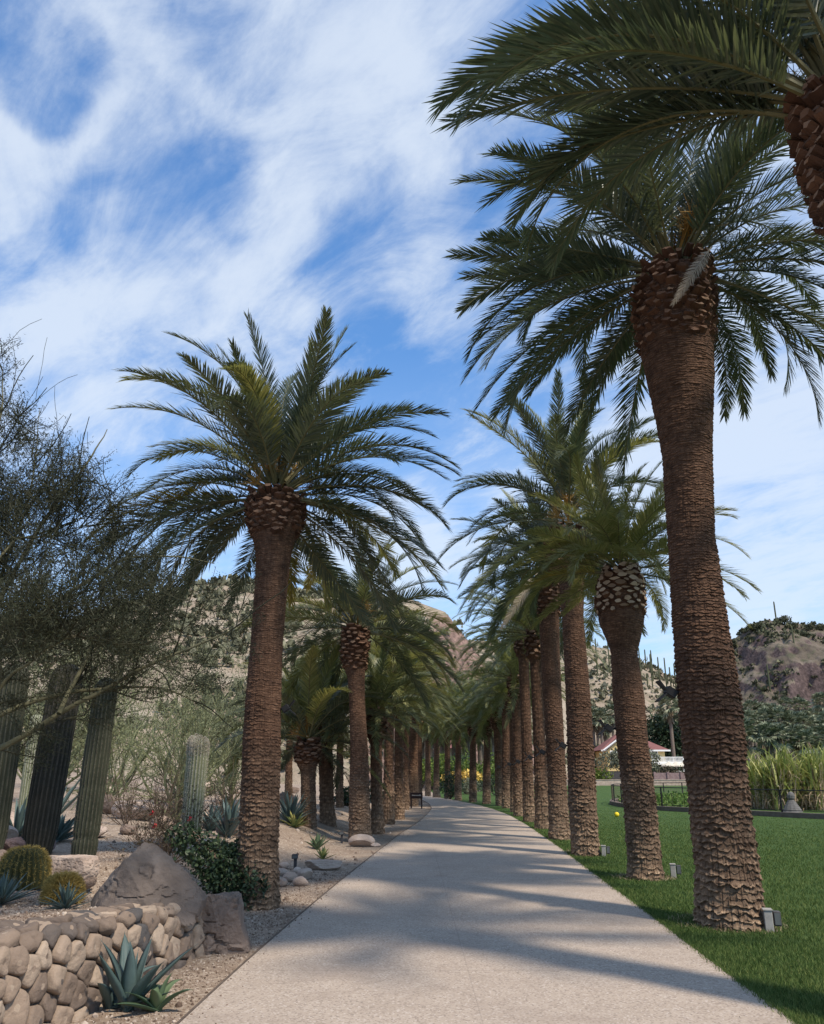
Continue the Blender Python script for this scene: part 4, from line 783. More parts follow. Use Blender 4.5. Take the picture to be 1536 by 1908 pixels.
cactus('column_cactus', (c[0], 11.0, zc), 'slim upright column cactus with rounded top, banded near its foot', top[2] - zc, .165, 'saguaro', 20, (.05, 0), 1, G_S, .92, 500, waist=((.16, .10), (.42, .04), (.7, .04)))
c = at(72, 1565, 13.2); zc = float(gh(c[0], 13.2)); top = at(125, 1235, 13.2)
cactus('column_cactus', (c[0], 13.2, zc), 'thick dark column cactus leaning right beside the slim upright one', top[2] - zc, .26, 'saguaro_dark', 22, (top[0] - c[0], .1), 2, G_S, .95, 350)
c = at(-15, 1545, 12.6); zc = float(gh(c[0], 12.6)); top = at(30, 1235, 12.6)
cactus('column_cactus', (c[0], 12.6, zc), 'thick grey green column cactus cut by the left edge of the photo', top[2] - zc, .23, 'saguaro', 22, (top[0] - c[0], 0), 3, G_S, .95, 350)
c = at(47, 1500, 17.0); zc = float(gh(c[0], 17.0)); top = at(52, 1330, 17.0)
cactus('column_cactus', (c[0], 17.0, zc), 'pale thin column cactus glimpsed between two thick leaning ones', max(1.2, top[2] - zc), .13, 'cardon', 16, (0, 0), 4, G_S, .95)
c = at(356, 1566, 16.0); zc = float(gh(c[0], 16.0)); top = at(358, 1372, 16.0)
rt = cactus('column_cactus', (c[0], 16.0, zc), 'stout pale ribbed cactus with two woolly white heads', top[2] - zc, .175, 'cardon', 17, (.03, 0), 5, None, .95, 2200, True)
cactus('column_cactus', (-.09, .14, 0), None, top[2] - zc + .03, .15, 'cardon', 15, (0, 0), 6, None, .95, 1500, True, part='rear_stem', parent=rt)

def barrel(loc, label, rad, H, ribs, nsp, seed, gold):
    r = np.random.default_rng(seed); root = empty('barrel_cactus', loc, label, 'cactus', 'barrel cacti'); nz, nth = 40, ribs * 8; u = np.linspace(-.35, 1, nz); th = np.arange(nth) * 2 * pi / nth
    rr_ = rad * np.sqrt(np.clip(1 - np.abs(u) ** 2.6, .004, 1)); z = (u + .35) / 1.35 * H; z = z - np.where(u > .9, (u - .9) * H * .5, 0); rb = np.abs(np.cos(ribs * th / 2)); V = rr_[:, None] * (1 - .16 * (1 - rb[None]))
    g = Geo(); g.add(np.stack([V * np.cos(th), V * np.sin(th), np.repeat(z[:, None], nth, 1)], -1).reshape(-1, 3), grid_faces(nz, nth, True)); g.build('body', M['barrel'], root, smooth=True)
    n = nsp; i = (nz * (.12 + .87 * r.random(n) ** .8)).astype(int).clip(0, nz - 1); j = (r.integers(0, ribs, n) * 8); q = np.stack([V[i, j] * np.cos(th[j]), V[i, j] * np.sin(th[j]), z[i]], -1)
    d = norm(np.stack([np.cos(th[j]), np.sin(th[j]), u[i]], -1) + r.normal(0, .65, (n, 3))); g = Geo(); tubes(g, q, q + d * (.04 + .03 * r.random(n))[:, None] * (1.1 if gold else .6), .0026, .0012, 3); tag(g.build('spines', M['spine'], root), kind='stuff')
c = gp(42, 1638, .5); c[2] = float(gh(c[0], c[1])); barrel(c, 'large green barrel cactus with yellow spined ribs at the left edge', .265, .42, 26, 2300, 1, False)
c = gp(117, 1668, .5); c[2] = float(gh(c[0], c[1])); barrel(c, 'small golden barrel cactus behind the blue rosette', .145, .24, 22, 4200, 2, True)

def agave(loc, label, n, L, w, mat_, seed, emin=5, emax=80, curve=15, group='agaves', thick=.18, tip=1.0, name='agave'):
    r = np.random.default_rng(seed); g = Geo(); S = 13; s = np.linspace(0, 1, S)
    for i in range(n):
        t = (i + .5) / n; e = R(emax + (emin - emax) * t + r.normal(0, 6)); a = i * 2.39996 + r.normal(0, .12); ln = L * (.72 + .4 * r.random()) * (1 - .2 * (1 - t)); cv = R(curve) * r.normal(1, .7); el = e + cv * .4 - cv * s ** 1.5
        d = np.stack([np.cos(el) * cos(a), np.cos(el) * sin(a), np.sin(el)], -1); p = np.vstack([[0, 0, 0], np.cumsum(d[:-1] * ln / (S - 1), axis=0)]) + np.array((cos(a), sin(a), 0)) * .03 * L; tg = np.array((-sin(a), cos(a), 0)); nn = np.cross(d, tg); nn = np.where(nn[:, 2:] < 0, -nn, nn)
        ww = w * np.interp(s, [0, .12, .45, .8, 1], [.75, .8, 1, .55, .02])[:, None] * (.85 + .3 * r.random()); V = np.stack([p - tg * ww + nn * ww * .38, p - tg * ww * .5 + nn * ww * .02, p - nn * ww * thick, p + tg * ww * .5 + nn * ww * .02, p + tg * ww + nn * ww * .38, p + tg * ww * .45 + nn * ww * .16, p + nn * ww * .06, p - tg * ww * .45 + nn * ww * .16], 1).reshape(-1, 3); g.add(V, grid_faces(S, 8, True))
        tubes(g, [p[-1]], [p[-1] + d[-1] * .05 * L], ww[-2] * .12, .0005, 4)
    root = g.build(name, M[mat_], None, smooth=True, loc=tuple(loc)); return tag(root, label, 'agave', group)
def gz(px, py, z=0):                     # first ground point along the ray
    rv = ray(px, py); y = np.arange(3.0, 90, .02); P_ = rv[None] * (y / rv[1])[:, None] + np.array((0, 0, EYE)); k = np.argmax(P_[:, 2] <= gh(P_[:, 0], y)); c = P_[k]
    return np.array((c[0], c[1], float(gh(c[0], c[1]))))
agave(gz(238, 1885, 0), 'big blue agave with upright leaves in front of the cobble wall', 9, .60, .060, 'agave', 1, 40, 88, 14)
c = gz(205, 1880, 0); agave(c, 'sprawling dark agave with arching leaves at the foot of the cobble wall', 7, .55, .045, 'agave', 2, 5, 40, 60)
c = gz(293, 1885, 0); agave(c, 'small low agave right of the big blue one by the path edge', 8, .32, .045, 'agave_green', 3, 10, 60, 50)
agave(gz(122, 1694, .5), 'small blue spiky rosette in front of the golden barrel cactus', 42, .26, .016, 'agave', 4, 0, 85, 6)
agave(gz(2, 1685, .5), 'blue spiky rosette cut by the left edge of the photo', 46, .36, .018, 'agave', 5, 0, 85, 6)
agave(gz(108, 1568, .5), 'large blue agave at the foot of the slim column cactus', 26, .62, .07, 'agave', 6, 8, 82, 10)
agave(gz(30, 1560, .5), 'blue agave with narrow leaves behind the left boulders', 24, .8, .045, 'agave', 7, 15, 85, 8)
agave(gz(98, 1530, .5), 'tall blue agave rising between the two column cacti', 16, 1.35, .08, 'agave', 17, 35, 85, 8)
agave(gz(425, 1560, .4), 'upright blue agave left of the big garden palm trunk', 22, .95, .05, 'agave', 8, 30, 88, 6)
agave(gz(392, 1548, .4), 'dusky blue agave right of the white topped cactus', 22, .7, .05, 'agave', 18, 10, 80, 10)
agave(gz(541, 1535, .2), 'blue agave cluster right of the big garden palm trunk', 34, .95, .05, 'agave', 9, 10, 85, 10)
agave(gz(549, 1542, .2), 'yellow striped agave low in front of the blue cluster', 20, .5, .04, 'agave_yellow', 10, 10, 70, 10)
agave(gz(591, 1583, 0), 'small dark green agave on the sand in front of the palms', 14, .42, .05, 'agave_green', 11, 25, 85, 15)
agave(gz(602, 1602, 0), 'small yellow edged agave on the sand beside the flat rock', 14, .28, .03, 'agave_yellow', 12, 25, 85, 10)
agave(gz(636, 1500, .2), 'dark agave in the shade between palm trunks', 22, .9, .05, 'agave_green', 13, 15, 85, 10)
agave(gz(405, 1600, .3), 'pale yellow green agave hidden in the dark bush', 18, .45, .035, 'agave_yellow', 14, 15, 85, 10)

# ------------------------------------------------------------------ boulders
import bmesh
def ico(n):
    bm = bmesh.new(); bmesh.ops.create_icosphere(bm, subdivisions=n, radius=1); bm.verts.ensure_lookup_table(); v = np.array([q.co[:] for q in bm.verts]); f = np.array([[q.index for q in p.verts] for p in bm.faces]); bm.free(); return v, f
ICO5, ICO3 = ico(6), ico(4)
def rock(loc, label, dims, mat_, seed, cuts=10, rot=0, group=None, planes=None, res=ICO5, rough=.05, sink=.12, name='boulder', cat='rock'):
    r = np.random.default_rng(seed); v, f = res; v = v.copy(); pl = planes or []
    for _ in range(cuts): n_ = norm(r.normal(0, 1, 3) * (1, 1, .8)); pl = pl + [(n_, .55 + .32 * r.random())]
    for n_, h in pl:
        n_ = np.array(n_, float); n_ /= np.linalg.norm(n_); dd = v @ n_; v = v - np.outer(np.maximum(dd - h, 0) * .96, n_)
    v = v + norm(v) * ((fbm(v[:, 0] * 2.2 + seed, v[:, 1] * 2.2, v[:, 2] * 2.2, seed, 5) - .5) * rough * 4 + (fbm(v[:, 0] * 9, v[:, 1] * 9, v[:, 2] * 9, seed, 4) - .5) * rough * 1.6 - sstep(.42, .5, 1 - np.abs(fbm(v[:, 0] * 2.6, v[:, 1] * 2.6, v[:, 2] * 4.5, seed + 5, 3) - .5) * 8 - .5) * rough * .9)[:, None]
    lo = np.array([v[:, k].min() for k in range(3)]); hi = np.array([v[:, k].max() for k in range(3)]); v = (v - (lo + hi) / 2) / (hi - lo) * np.array(dims); v[:, 2] += dims[2] / 2 - sink * dims[2]
    c, s = cos(R(rot)), sin(R(rot)); v = np.stack([v[:, 0] * c - v[:, 1] * s, v[:, 0] * s + v[:, 1] * c, v[:, 2]], -1); g = Geo(); g.add(v, f); return tag(g.build(name, M[mat_], None, smooth=False, loc=tuple(loc)), label, cat, group)
def hull_rock(loc, label, pts, mat_, seed, rough=.02, cat='rock'):
    bm = bmesh.new(); [bm.verts.new(q) for q in pts]; h = bmesh.ops.convex_hull(bm, input=bm.verts); bm.normal_update(); cen = np.mean(pts, axis=0); pl = []
    for f in bm.faces:
        n_ = np.array(f.normal[:]); hh = float(n_ @ (np.array(f.verts[0].co[:]) - cen)); pl.append((n_ if hh > 0 else -n_, abs(hh)))
    bm.free(); d, f = ICO5; den = np.stack([d @ n_ for n_, _ in pl], 1); hs = np.array([h_ for _, h_ in pl]); q = np.where(den > 1e-4, hs / np.maximum(den, 1e-4), 99).min(1); v = d * q[:, None]
    st = np.abs(fbm(v[:, 0] * 3 + seed, v[:, 1] * 3, v[:, 2] * 7, seed + 5, 4) - .5); v = v + d * ((fbm(v[:, 0] * 3, v[:, 1] * 3, v[:, 2] * 3, seed, 5) - .5) * rough * 3.2 + (fbm(v[:, 0] * 14, v[:, 1] * 14, v[:, 2] * 18, seed, 4) - .5) * rough * 1.2 - sstep(.045, .0, st) * rough * 1.1)[:, None] + cen
    g = Geo(); g.add(v, f); return tag(g.build('boulder', M[mat_], loc=tuple(loc)), label, cat)
c = gz(270, 1692, .4); c[1] += .12
hull_rock(c, 'large pointed grey boulder with a slanting slab face above the wall', [(-.10, .02, .545), (-.02, .06, .525), (.12, -.10, .37), (.50, -.08, .06), (.50, .22, .06), (.30, .12, .30), (-.54, .0, .04), (-.40, -.30, -.12), (.22, -.42, -.12), (.50, -.25, -.12), (0, .36, .15), (-.36, -.06, .27), (-.5, .2, -.1), (-.2, -.20, .40)], 'rock_grey', 3, .022)
c = gz(385, 1778, 0); c[1] += .22
hull_rock(c, 'blocky reddish boulder at the end of the cobble wall by the path', [(-.33, -.20, -.05), (-.30, .2, -.05), (-.32, -.18, .42), (-.26, .15, .44), (.0, -.22, .50), (.22, -.18, .47), (.20, .15, .46), (.30, -.12, .22), (.40, -.15, -.05), (.36, .2, -.05), (-.05, -.27, -.05), (.1, -.27, .2)], 'rock_red', 5, .034)
rock(gz(440, 1775, 0), 'low rough rock against the blocky reddish boulder', (.24, .2, .16), 'rock_red', 6, 8)
rock(gz(385, 1697, .4) + np.array((0, .1, 0)), 'jagged rock wedged between the pointed boulder and the blocky one', (.40, .3, .22), 'rock_grey', 15, 6)
rock(gz(128, 1650, .5), 'tan boulder with a flat sunlit top near the golden barrel cactus', (.66, .42, .36), 'rock_pale', 7, 5, -8, None, [((0, 0, 1), .45)])
rock(gz(150, 1655, .5) + np.array((0, -.12, 0)), 'smooth brown boulder tucked under the tan one', (.44, .3, .26), 'rock_red', 8, 4)
rock(gz(73, 1588, .5), 'flat mauve rock behind the large barrel cactus', (.46, .34, .20), 'rock_mauve', 9, 5, 5, None, [((0, 0, 1), .4)])
rock(gz(24, 1590, .5), 'slanting mauve slab at the left edge', (.52, .36, .26), 'rock_mauve', 10, 6, 25)
rock(gz(16, 1545, .6), 'rounded tan boulder topmost of the pile at the left edge', (.40, .36, .36), 'rock_pale', 11, 3, rough=.03)
rock(gz(2, 1575, .6), 'rounded tan boulder lowest of the pile at the left edge', (.46, .4, .36), 'rock_pale', 12, 3, rough=.03)
rock(gz(8, 1612, .5), 'small pinkish rock behind the large barrel cactus', (.36, .3, .22), 'rock_red', 13, 5)
rock(gz(270, 1528, .5), 'long flat sunlit boulder behind the twiggy rose bush', (1.7, .9, .52), 'rock_pale', 14, 5, 4, None, [((0, 0, 1), .45)])
G_B = 'rocks heaped in the back of the garden'
rr = np.random.default_rng(31)
for px, py, w, lab in ((205, 1515, .8, 'pinkish rock left of the long sunlit boulder'), (420, 1500, .9, 'tan rock behind the blue agave left of the big palm'), (440, 1478, .8, 'tan rock highest in the heap left of the big palm'), (330, 1500, .7, 'pale rock behind the white topped cactus'), (390, 1475, .9, 'rough pale rock right above the white topped cactus foot'),
                       (190, 1480, .8, 'brown rock in front of the bare grey bush'), (215, 1465, 1.0, 'dark brown rock on the slope behind the slim column cactus'), (180, 1560, .5, 'pink rock at the right of the slim column cactus foot'), (300, 1545, .5, 'small tan rock in front of the long sunlit boulder'),
                       (240, 1556, .4, 'small white rock left of the rose bush twigs'), (535, 1500, .8, 'reddish rock behind the blue agave cluster'), (548, 1478, .7, 'grey rock highest behind the blue agave cluster'), (430, 1555, .6, 'cream rock beside the upright blue agave'), (385, 1585, .5, 'cream rock between white topped cactus and dark bush'),
                       (425, 1612, .35, 'cream rock showing through the dark bush beside the palm'), (372, 1535, .6, 'tan rock right of the white topped cactus'), (310, 1585, .4, 'tan rock among the rose twigs')):
    rock(gz(px, py, .4), lab, (w, w * .75, w * (.45 + .25 * rr.random())), ('rock_pale', 'rock_red', 'rock_pale')[rr.integers(3)], int(px), 5, rr.random() * 90, G_B, res=ICO3)
rock(gz(674, 1577, 0), 'smooth tan boulder at the foot of the palm with yellowing fronds', (.62, .42, .30), 'rock_pale', 21, 2, 0, rough=.02, res=ICO3)
rock(gz(700, 1578, 0), 'small rock beside the smooth tan boulder', (.24, .18, .1), 'rock_pale', 22, 4, res=ICO3)
rock(gz(603, 1620, 0), 'flat cracked sandstone slab on the sand', (.66, .40, .17), 'rock_pale', 23, 5, 0, None, [((0, 0, 1), .45)])
for k, (px, py, w) in enumerate(((525, 1632, .22), (540, 1642, .26), (568, 1638, .30), (553, 1628, .2), (530, 1618, .2), (560, 1650, .24), (524, 1652, .22), (575, 1628, .16))):
    rock(gz(px, py, 0), ('pale cobble heaped at the foot of the big garden palm', 'rounded pale cobble nearest the path at the foot of the big garden palm')[k == 2], (w, w * .8, w * .6), 'rock_pale', 60 + k, 3, k * 40, 'cobbles at the foot of the big garden palm', res=ICO3, rough=.025)
rr = np.random.default_rng(8)

# ------------------------------------------------------------------ cobble wall
def wall_pt(s, v):                       # s along the wall (0..1 -> y 3..8.45), v up the face then over the top
    s, v = np.broadcast_arrays(np.asarray(s, float), np.asarray(v, float)); y = 3.4 + s * 5.0; x = wallx(y); H = wallh(y); dx = wallx(y + .01) - wallx(y - .01); dy = .02 + 0 * dx; nn = np.stack([dy, -dx], -1); nn = nn / np.linalg.norm(nn, axis=-1, keepdims=True)
    f = np.clip(v / H, 0, 1); over = np.clip(v - H, 0, 1); bat = .05 * (1 - f) * 1.0
    out = np.stack([x + nn[..., 0] * (bat - over), y + nn[..., 1] * (bat - over), np.minimum(v, H) + 0 * x], -1)
    rd = np.clip(1 - np.abs(v - H) / .07, 0, 1) ** 2 * .03; nrm = np.stack([nn[..., 0] * (over < .03), nn[..., 1] * (over < .03), (v > H - .03) * 1.0], -1); return out - norm(nrm + 1e-6) * rd[..., None], norm(nrm + np.array((1e-4, 0, 0)))
r = np.random.default_rng(19); SL = 5.0; WV = .92; pts = []
for _ in range(6000):
    q = np.array((r.random() * SL, r.random() * WV - .05)); rad = .082 + .048 * vn(q[0] * 4, q[1] * 4, 0, 2)
    if all((q[0] - p[0]) ** 2 + ((q[1] - p[1]) * 1.0) ** 2 > (min(rad, p[2]) ** 2) * 1.75 for p in pts): pts.append((q[0], q[1], rad))
pts = np.array(pts); g = Geo(); NA = 28; ang = np.arange(NA) * 2 * pi / NA; dirs = np.stack([np.cos(ang), np.sin(ang)], -1)
for i in range(len(pts)):
    c = pts[i, :2]; o = np.delete(pts[:, :2], i, 0) - c; dist = np.linalg.norm(o, axis=1); o, dist = o[dist < .6], dist[dist < .6]; den = dirs @ o.T; t = np.where(den > 1e-4, (dist ** 2 / 2)[None] / np.maximum(den, 1e-4), 9); rad = np.minimum(t.min(1), .17)
    rad = 1 / np.fft.ifft(np.fft.fft(1 / rad) * np.exp(-(np.fft.fftfreq(NA) * NA / 9.0) ** 2)).real; rad = np.minimum(rad, t.min(1) * 1.0) - .0045; tl = r.normal(0, .16, 2); Hd = .026 + .026 * r.random(); V = []
    for q, h in ((1.0, -.05), (1.0, .05), (.975, .48), (.91, .80), (.76, .95), (.45, 1.0), (.2, 1.0)):
        uv = c + dirs * (rad * q)[:, None]; P_, Nn = wall_pt(uv[:, 0] / SL, uv[:, 1]); pc, nc = wall_pt(np.array([c[0] / SL]), np.array([c[1]])); nm = norm(nc * .6 + Nn * .4); V.append(P_ + nm * (Hd * h + ((uv - c) @ tl) * h + ((vn(uv[:, 0] * 14, uv[:, 1] * 14, i, 3) - .5) * .026 + (vn(uv[:, 0] * 40, uv[:, 1] * 40, i, 6) - .5) * .009) * (h > .1))[:, None])
    V = np.stack(V); g.add(V.reshape(-1, 3), grid_faces(7, NA, True)); g.add(V[-1], [list(range(NA))])
root = empty('cobble_wall', (wallx(6.), 6., 0), 'low curved retaining wall of rounded tan and grey cobbles', 'wall')
off_ = np.array((wallx(6.), 6., 0)); g.v = [v - off_ for v in g.v]; g.build('cobble_facing', M['cobble'], root, smooth=True)
g = Geo(); s = np.linspace(0, 1, 60); vv = np.array([-.1, .2, .4, .55, .7, .95]); Sg, Vg = np.meshgrid(s, vv, indexing='ij'); HH = wallh(3.4 + Sg * 5); Vg = np.where(Vg > .5, HH + (Vg - .55).clip(0) , np.minimum(Vg, HH * .97)); Pm, Nm = wall_pt(Sg, Vg); Pm = Pm - Nm * .0; Pm[..., 0] -= .004; g.add((Pm - off_).reshape(-1, 3), grid_faces(60, 6)); g.build('mortar_core', M['mortar'], root)

# ------------------------------------------------------------------ bushes
c = gz(430, 1700, .1); c[1] += .35
B = [(-.05, 0, .33, .34, .34, .30), (.22, -.08, .22, .26, .30, .26), (-.35, .15, .45, .32, .3, .24), (-.62, .25, .62, .26, .26, .2), (.08, .1, .62, .22, .24, .2), (-.25, -.1, .25, .2, .25, .2), (.12, .15, .9, .12, .14, .16), (-.85, .3, .78, .2, .2, .14)]
shrub('rose_bush', (c[0], c[1], 0.05), 'dense dark green leafy bush wrapped round the foot of the big garden palm', 'bush', B, 5200, .058, 'leaf', 3, stems=26, flowers=[(.23, .0, 1.17), (.30, .0, 1.14)])
c = gz(265, 1650, .42); c[1] += .9
twig_tree('rose_bush', (c[0], c[1], float(gh(c[0], c[1]))), 'sparse twiggy rose bush with few bronze leaves and red blooms above the pointed boulder', 'bush', 1.05, 1.15, 15, 33, ('twig', 'leaf_brown'), .036, None, 4, .009, 2, .04, .5, .0028)
tw = bpy.data.objects[[o.name for o in bpy.data.objects if o.name.startswith('rose_bush')][-1]]
for q in ((-.20, -.1, .78), (-.12, -.2, .62), (.3, 0, .7)):
    g = Geo(); r = np.random.default_rng(4); g.stamp(LEAF_V, LEAF_F, rand_mats(r, np.array(q) + r.normal(0, .012, (12, 3)), .032, .5)); g.build('flower', M['red'], tw)

# far end of the path: citrus bushes, bushes at trunk feet
rr = np.random.default_rng(44)
labs = ['leftmost round citrus bush at the far end of the path', 'citrus bush behind the palm with a swollen pale foot', 'bright yellow green citrus bush between two far trunks', 'dark citrus bush behind the far lawn palms', 'lime green citrus bush right of the twelfth lawn palm', 'citrus bush behind the eleventh lawn palm', 'rightmost citrus bush behind the lawn palms', 'tall citrus bush in the middle of the far hedge']
for k, (px, d, h, mm) in enumerate(((785, 80, 3.4, 'leaf_lime'), (805, 84, 3.8, 'leaf'), (830, 78, 3.4, 'leaf_lime'), (862, 82, 4.2, 'leaf_dark'), (893, 76, 3.2, 'leaf_lime'), (915, 80, 3.8, 'leaf_lime'), (938, 84, 3.6, 'leaf_lime'), (848, 86, 4.6, 'leaf_lime'))):
    x = (px - CX) / F * depth(d, 1.5); bl = [(rr.normal(0, .7), rr.normal(0, .6), h * .45 + rr.normal(0, .3), 1.0, 1.0, h * .34) for _ in range(5)]
    shrub('citrus_bush', (x, d, 0), labs[k], 'bush', bl, 1500, .20, mm, 50 + k, 'citrus bushes at the far end of the path', 5)
for px, d, h, w, lab in ((840, 53.6, 1.9, .8, 'green shrub hugging the foot of the fourteenth lawn palm'), (872, 66, 1.2, 1.4, 'low grey green bush under the citrus hedge'), (925, 62, 1.5, 1.6, 'dark low bush behind the tenth lawn palm'), (640, 34, 1.1, .8, 'low olive bush in the shade of the garden palms'), (700, 40, 1.2, .9, 'olive bush deep between garden palm trunks')):
    x = (px - CX) / F * depth(d, .8); bl = [(rr.normal(0, w * .3), rr.normal(0, w * .3), h * .5, w * .6, w * .6, h * .45) for _ in range(3)]; shrub('low_bush', (x, d, 0), lab, 'bush', bl, 1100, .13, 'leaf' if px != 872 else 'leaf_olive', int(px), 'low bushes under the palms', 5)
x = (868 - CX) / F * depth(68, .9); shrub('flower_bush', (x, 68, 0), 'orange yellow flowering bush at the far end of the path', 'bush', [(-.9, 0, 1.2, 1.0, .7, .45), (.4, .1, 1.3, 1.1, .7, .45)], 900, .2, 'bloom', 77, None, 5)
# adobe building glimpsed behind the trunks
p = at(815, 1420, 120); root = empty('adobe_house', (p[0], 120, 0), 'low tan house with a dark red roof behind the far palm trunks', 'house'); g = Geo(); box(g, (0, 0, 2.4), (8, 6, 4.8)); g.build('wall', M['brown_wall'], root); g = Geo()
g.add([(-5, -4, 4.85), (5, -4, 4.85), (5, 4, 4.85), (-5, 4, 4.85), (-2, 0, 6.6), (2, 0, 6.6)], [(0, 1, 5, 4), (2, 3, 4, 5)]); g.add([(-5, -4, 4.85), (-2, 0, 6.6), (-5, 4, 4.85), (5, -4, 4.85), (5, 4, 4.85), (2, 0, 6.6)], [(0, 1, 2), (3, 4, 5)]); g.build('roof', M['roof'], root)
for q in (-2.4, 0, 2.4):
    g = Geo(); box(g, (q, -3.03, 2.6), (1.0, .08, 1.4)); g.build('window', M['pane'], root)

# ------------------------------------------------------------------ yellow house
def house():
    d = 165.; xw = lambda px, z=4: (px - CX) / F * depth(d, z)
    xa, xb, xc = xw(1128), xw(1240), xw(1264); root = empty('yellow_house', ((xa + xb) / 2, d, 0), 'two storey yellow house with dark red roof and white balconies', 'house'); ox = (xa + xb) / 2; zf = lambda py: at(1180, py, d)[2]
    ze, zr = zf(1399), zf(1362); W = xb - xa; dp = 9.0
    g = Geo(); box(g, (0, dp / 2, ze / 2), (W, dp, ze)); g.build('wall', M['wall_yellow'], root)
    gx = -W / 2 + 4.6                                                      # a projecting front bay under the gable at the left
    g = Geo(); box(g, (gx - .9, -.6, ze / 2), (7.2, 1.2, ze)); V = [(gx - 4.5, -1.2, ze), (gx + 2.7, -1.2, ze), (gx - .9, -1.2, zr - 1.0)]; g.add(V + [(x, .2, z) for x, y, z in V], [(0, 1, 2), (3, 5, 4)]); g.build('gable', M['wall_yellow'], root)
    o = .9; g = Geo(); e = ze + .12; A = [(-W / 2 - o, -o, e), (W / 2 + o, -o, e), (W / 2 + o, dp + o, e), (-W / 2 - o, dp + o, e), (-W / 2 + 4.2, dp / 2, zr), (W / 2 - 6.0, dp / 2, zr)]
    g.add(A, [(0, 1, 5, 4), (2, 3, 4, 5), (3, 2, 1, 0)]); g.add(A, [(1, 2, 5), (3, 0, 4)])
    B = [(gx - 5.2, -1.7, e - .1), (gx - .9, -1.7, zr - .75), (gx + 3.4, -1.7, e - .1)]; Bb = [(x, dp / 2, z) for x, y, z in B]; g.add(B + Bb, [(0, 1, 4, 3), (1, 2, 5, 4)]); g.build('roof', M['roof'], root)
    g = Geo(); 
    for a, b in ((B[0], B[1]), (B[1], B[2])): tubes(g, [np.array(a) + (0, -.05, 0)], [np.array(b) + (0, -.05, 0)], .2, .2, 4)
    box(g, (0, -o - .05, e - .08), (W + 2 * o, .16, .3)); g.build('trim', M['white'], root)
    def win(x, z, y, w=1.0, h=1.9):
        q = Geo(); box(q, (x, y, z), (w + .36, .12, h + .36)); f = q.build('window', M['white'], root); q = Geo(); box(q, (x, y - .065, z), (w, .05, h)); q.build('pane', M['pane'], f)
    z2, z1 = zf(1410), zf(1438)
    for x in (gx - 3.2, gx - .9, gx + 1.4): win(x, z2, -1.24)
    win(gx - .9, zr - 3.0, -1.24, .8, 1.2)
    for x in (W / 2 - 6.4, W / 2 - 4.6, W / 2 - 2.0): win(x, z2, -.04)
    # two decks with railings on the right
    zb = zf(1420); zr_ = zf(1411.5); x0_, x1_ = xw(1205) - ox, xw(1265) - ox
    g = Geo(); box(g, ((x0_ + x1_) / 2, -2.2, zb - .15), (x1_ - x0_, 4.4, .3)); box(g, ((x0_ + x1_) / 2 + .6, -2.4, zf(1424)), (x1_ - x0_ + 1.6, 5.0, .22)); g.build('balcony', M['white'], root)
    def rail(xa_, xb_, y, z, h, nm):
        q = Geo(); box(q, ((xa_ + xb_) / 2, y, z + h), (xb_ - xa_, .12, .12)); box(q, ((xa_ + xb_) / 2, y, z + .12), (xb_ - xa_, .1, .1)); n = int((xb_ - xa_) / .24)
        for k in range(n + 1):
            x = xa_ + (xb_ - xa_) * k / n; th = .16 if k % 8 == 0 else .10; box(q, (x, y + .003, z + h / 2), (th, th, h - .06))
        q.build(nm, M['white'], root)
    rail(x0_, x1_, -4.3, zb, zr_ - zb, 'railing'); zl = zf(1447); xl1 = xw(1290) - ox; xl0 = xw(1222) - ox
    g = Geo(); box(g, ((xl0 + xl1) / 2, -3.5, zl / 2), (xl1 - xl0, 7, zl)); g.build('deck', M['white'], root); rail(xl0, xl1, -6.9, zl, zf(1437) - zl, 'railing')
    for x in np.linspace(x0_ + .4, x1_ + .8, 6):
        g = Geo(); box(g, (x, -4.2, (zl + zb) / 2 - .1), (.22, .22, zb - zl - .5)); g.build('column', M['white'], root)
    g = Geo(); box(g, ((x0_ + x1_) / 2, -.09, (zl + zb) / 2), ((x1_ - x0_) * .9, .1, (zb - zl) * .6)); g.build('doorway', M['pane'], root)
    g = Geo(); n = 9
    for k in range(n): box(g, (xl0 - 1.2 + k * .25 - 1, -6.2, zl * (k + .5) / n / 1.0 / 2), (.26, 1.4, zl * (k + .5) / n + .01))
    g.build('stairs', M['white'], root)
    for k, px in enumerate((1230, 1243, 1256, 1270, 1283)):
        x = xw(px); u = empty('parasol', (x, d - 5.5, zl), 'cream parasol on the lower deck of the yellow house', 'parasol', 'cream parasols on the deck'); q = Geo(); tubes(q, [(0, 0, 0)], [(0, 0, 2.3)], .05, .05, 6); q.build('pole', M['white'], u); q = Geo(); m = 8
        ring = [(1.5 * cos(a), 1.5 * sin(a), 2.0) for a in np.arange(m) * 2 * pi / m]; q.add(ring + [(0, 0, 2.75)], [(i, (i + 1) % m, m) for i in range(m)]); q.add([(x_, y_, 1.8) for x_, y_, _ in ring] + ring, [(i, (i + 1) % m, m + (i + 1) % m, m + i) for i in range(m)]); q.build('canopy', M['cream'], u)
    return d
house()
rr = np.random.default_rng(3)
x = (1162 - CX) / F * depth(150, 3); shrub('olive_tree', (x, 150, 0), 'small grey olive tree in front of the yellow house', 'tree', [(rr.normal(0, 1.4), rr.normal(0, 1), 4.2 + rr.normal(0, .8), 2.0, 1.8, 1.6) for _ in range(6)], 2200, .42, 'leaf_olive', 5, None, 7)
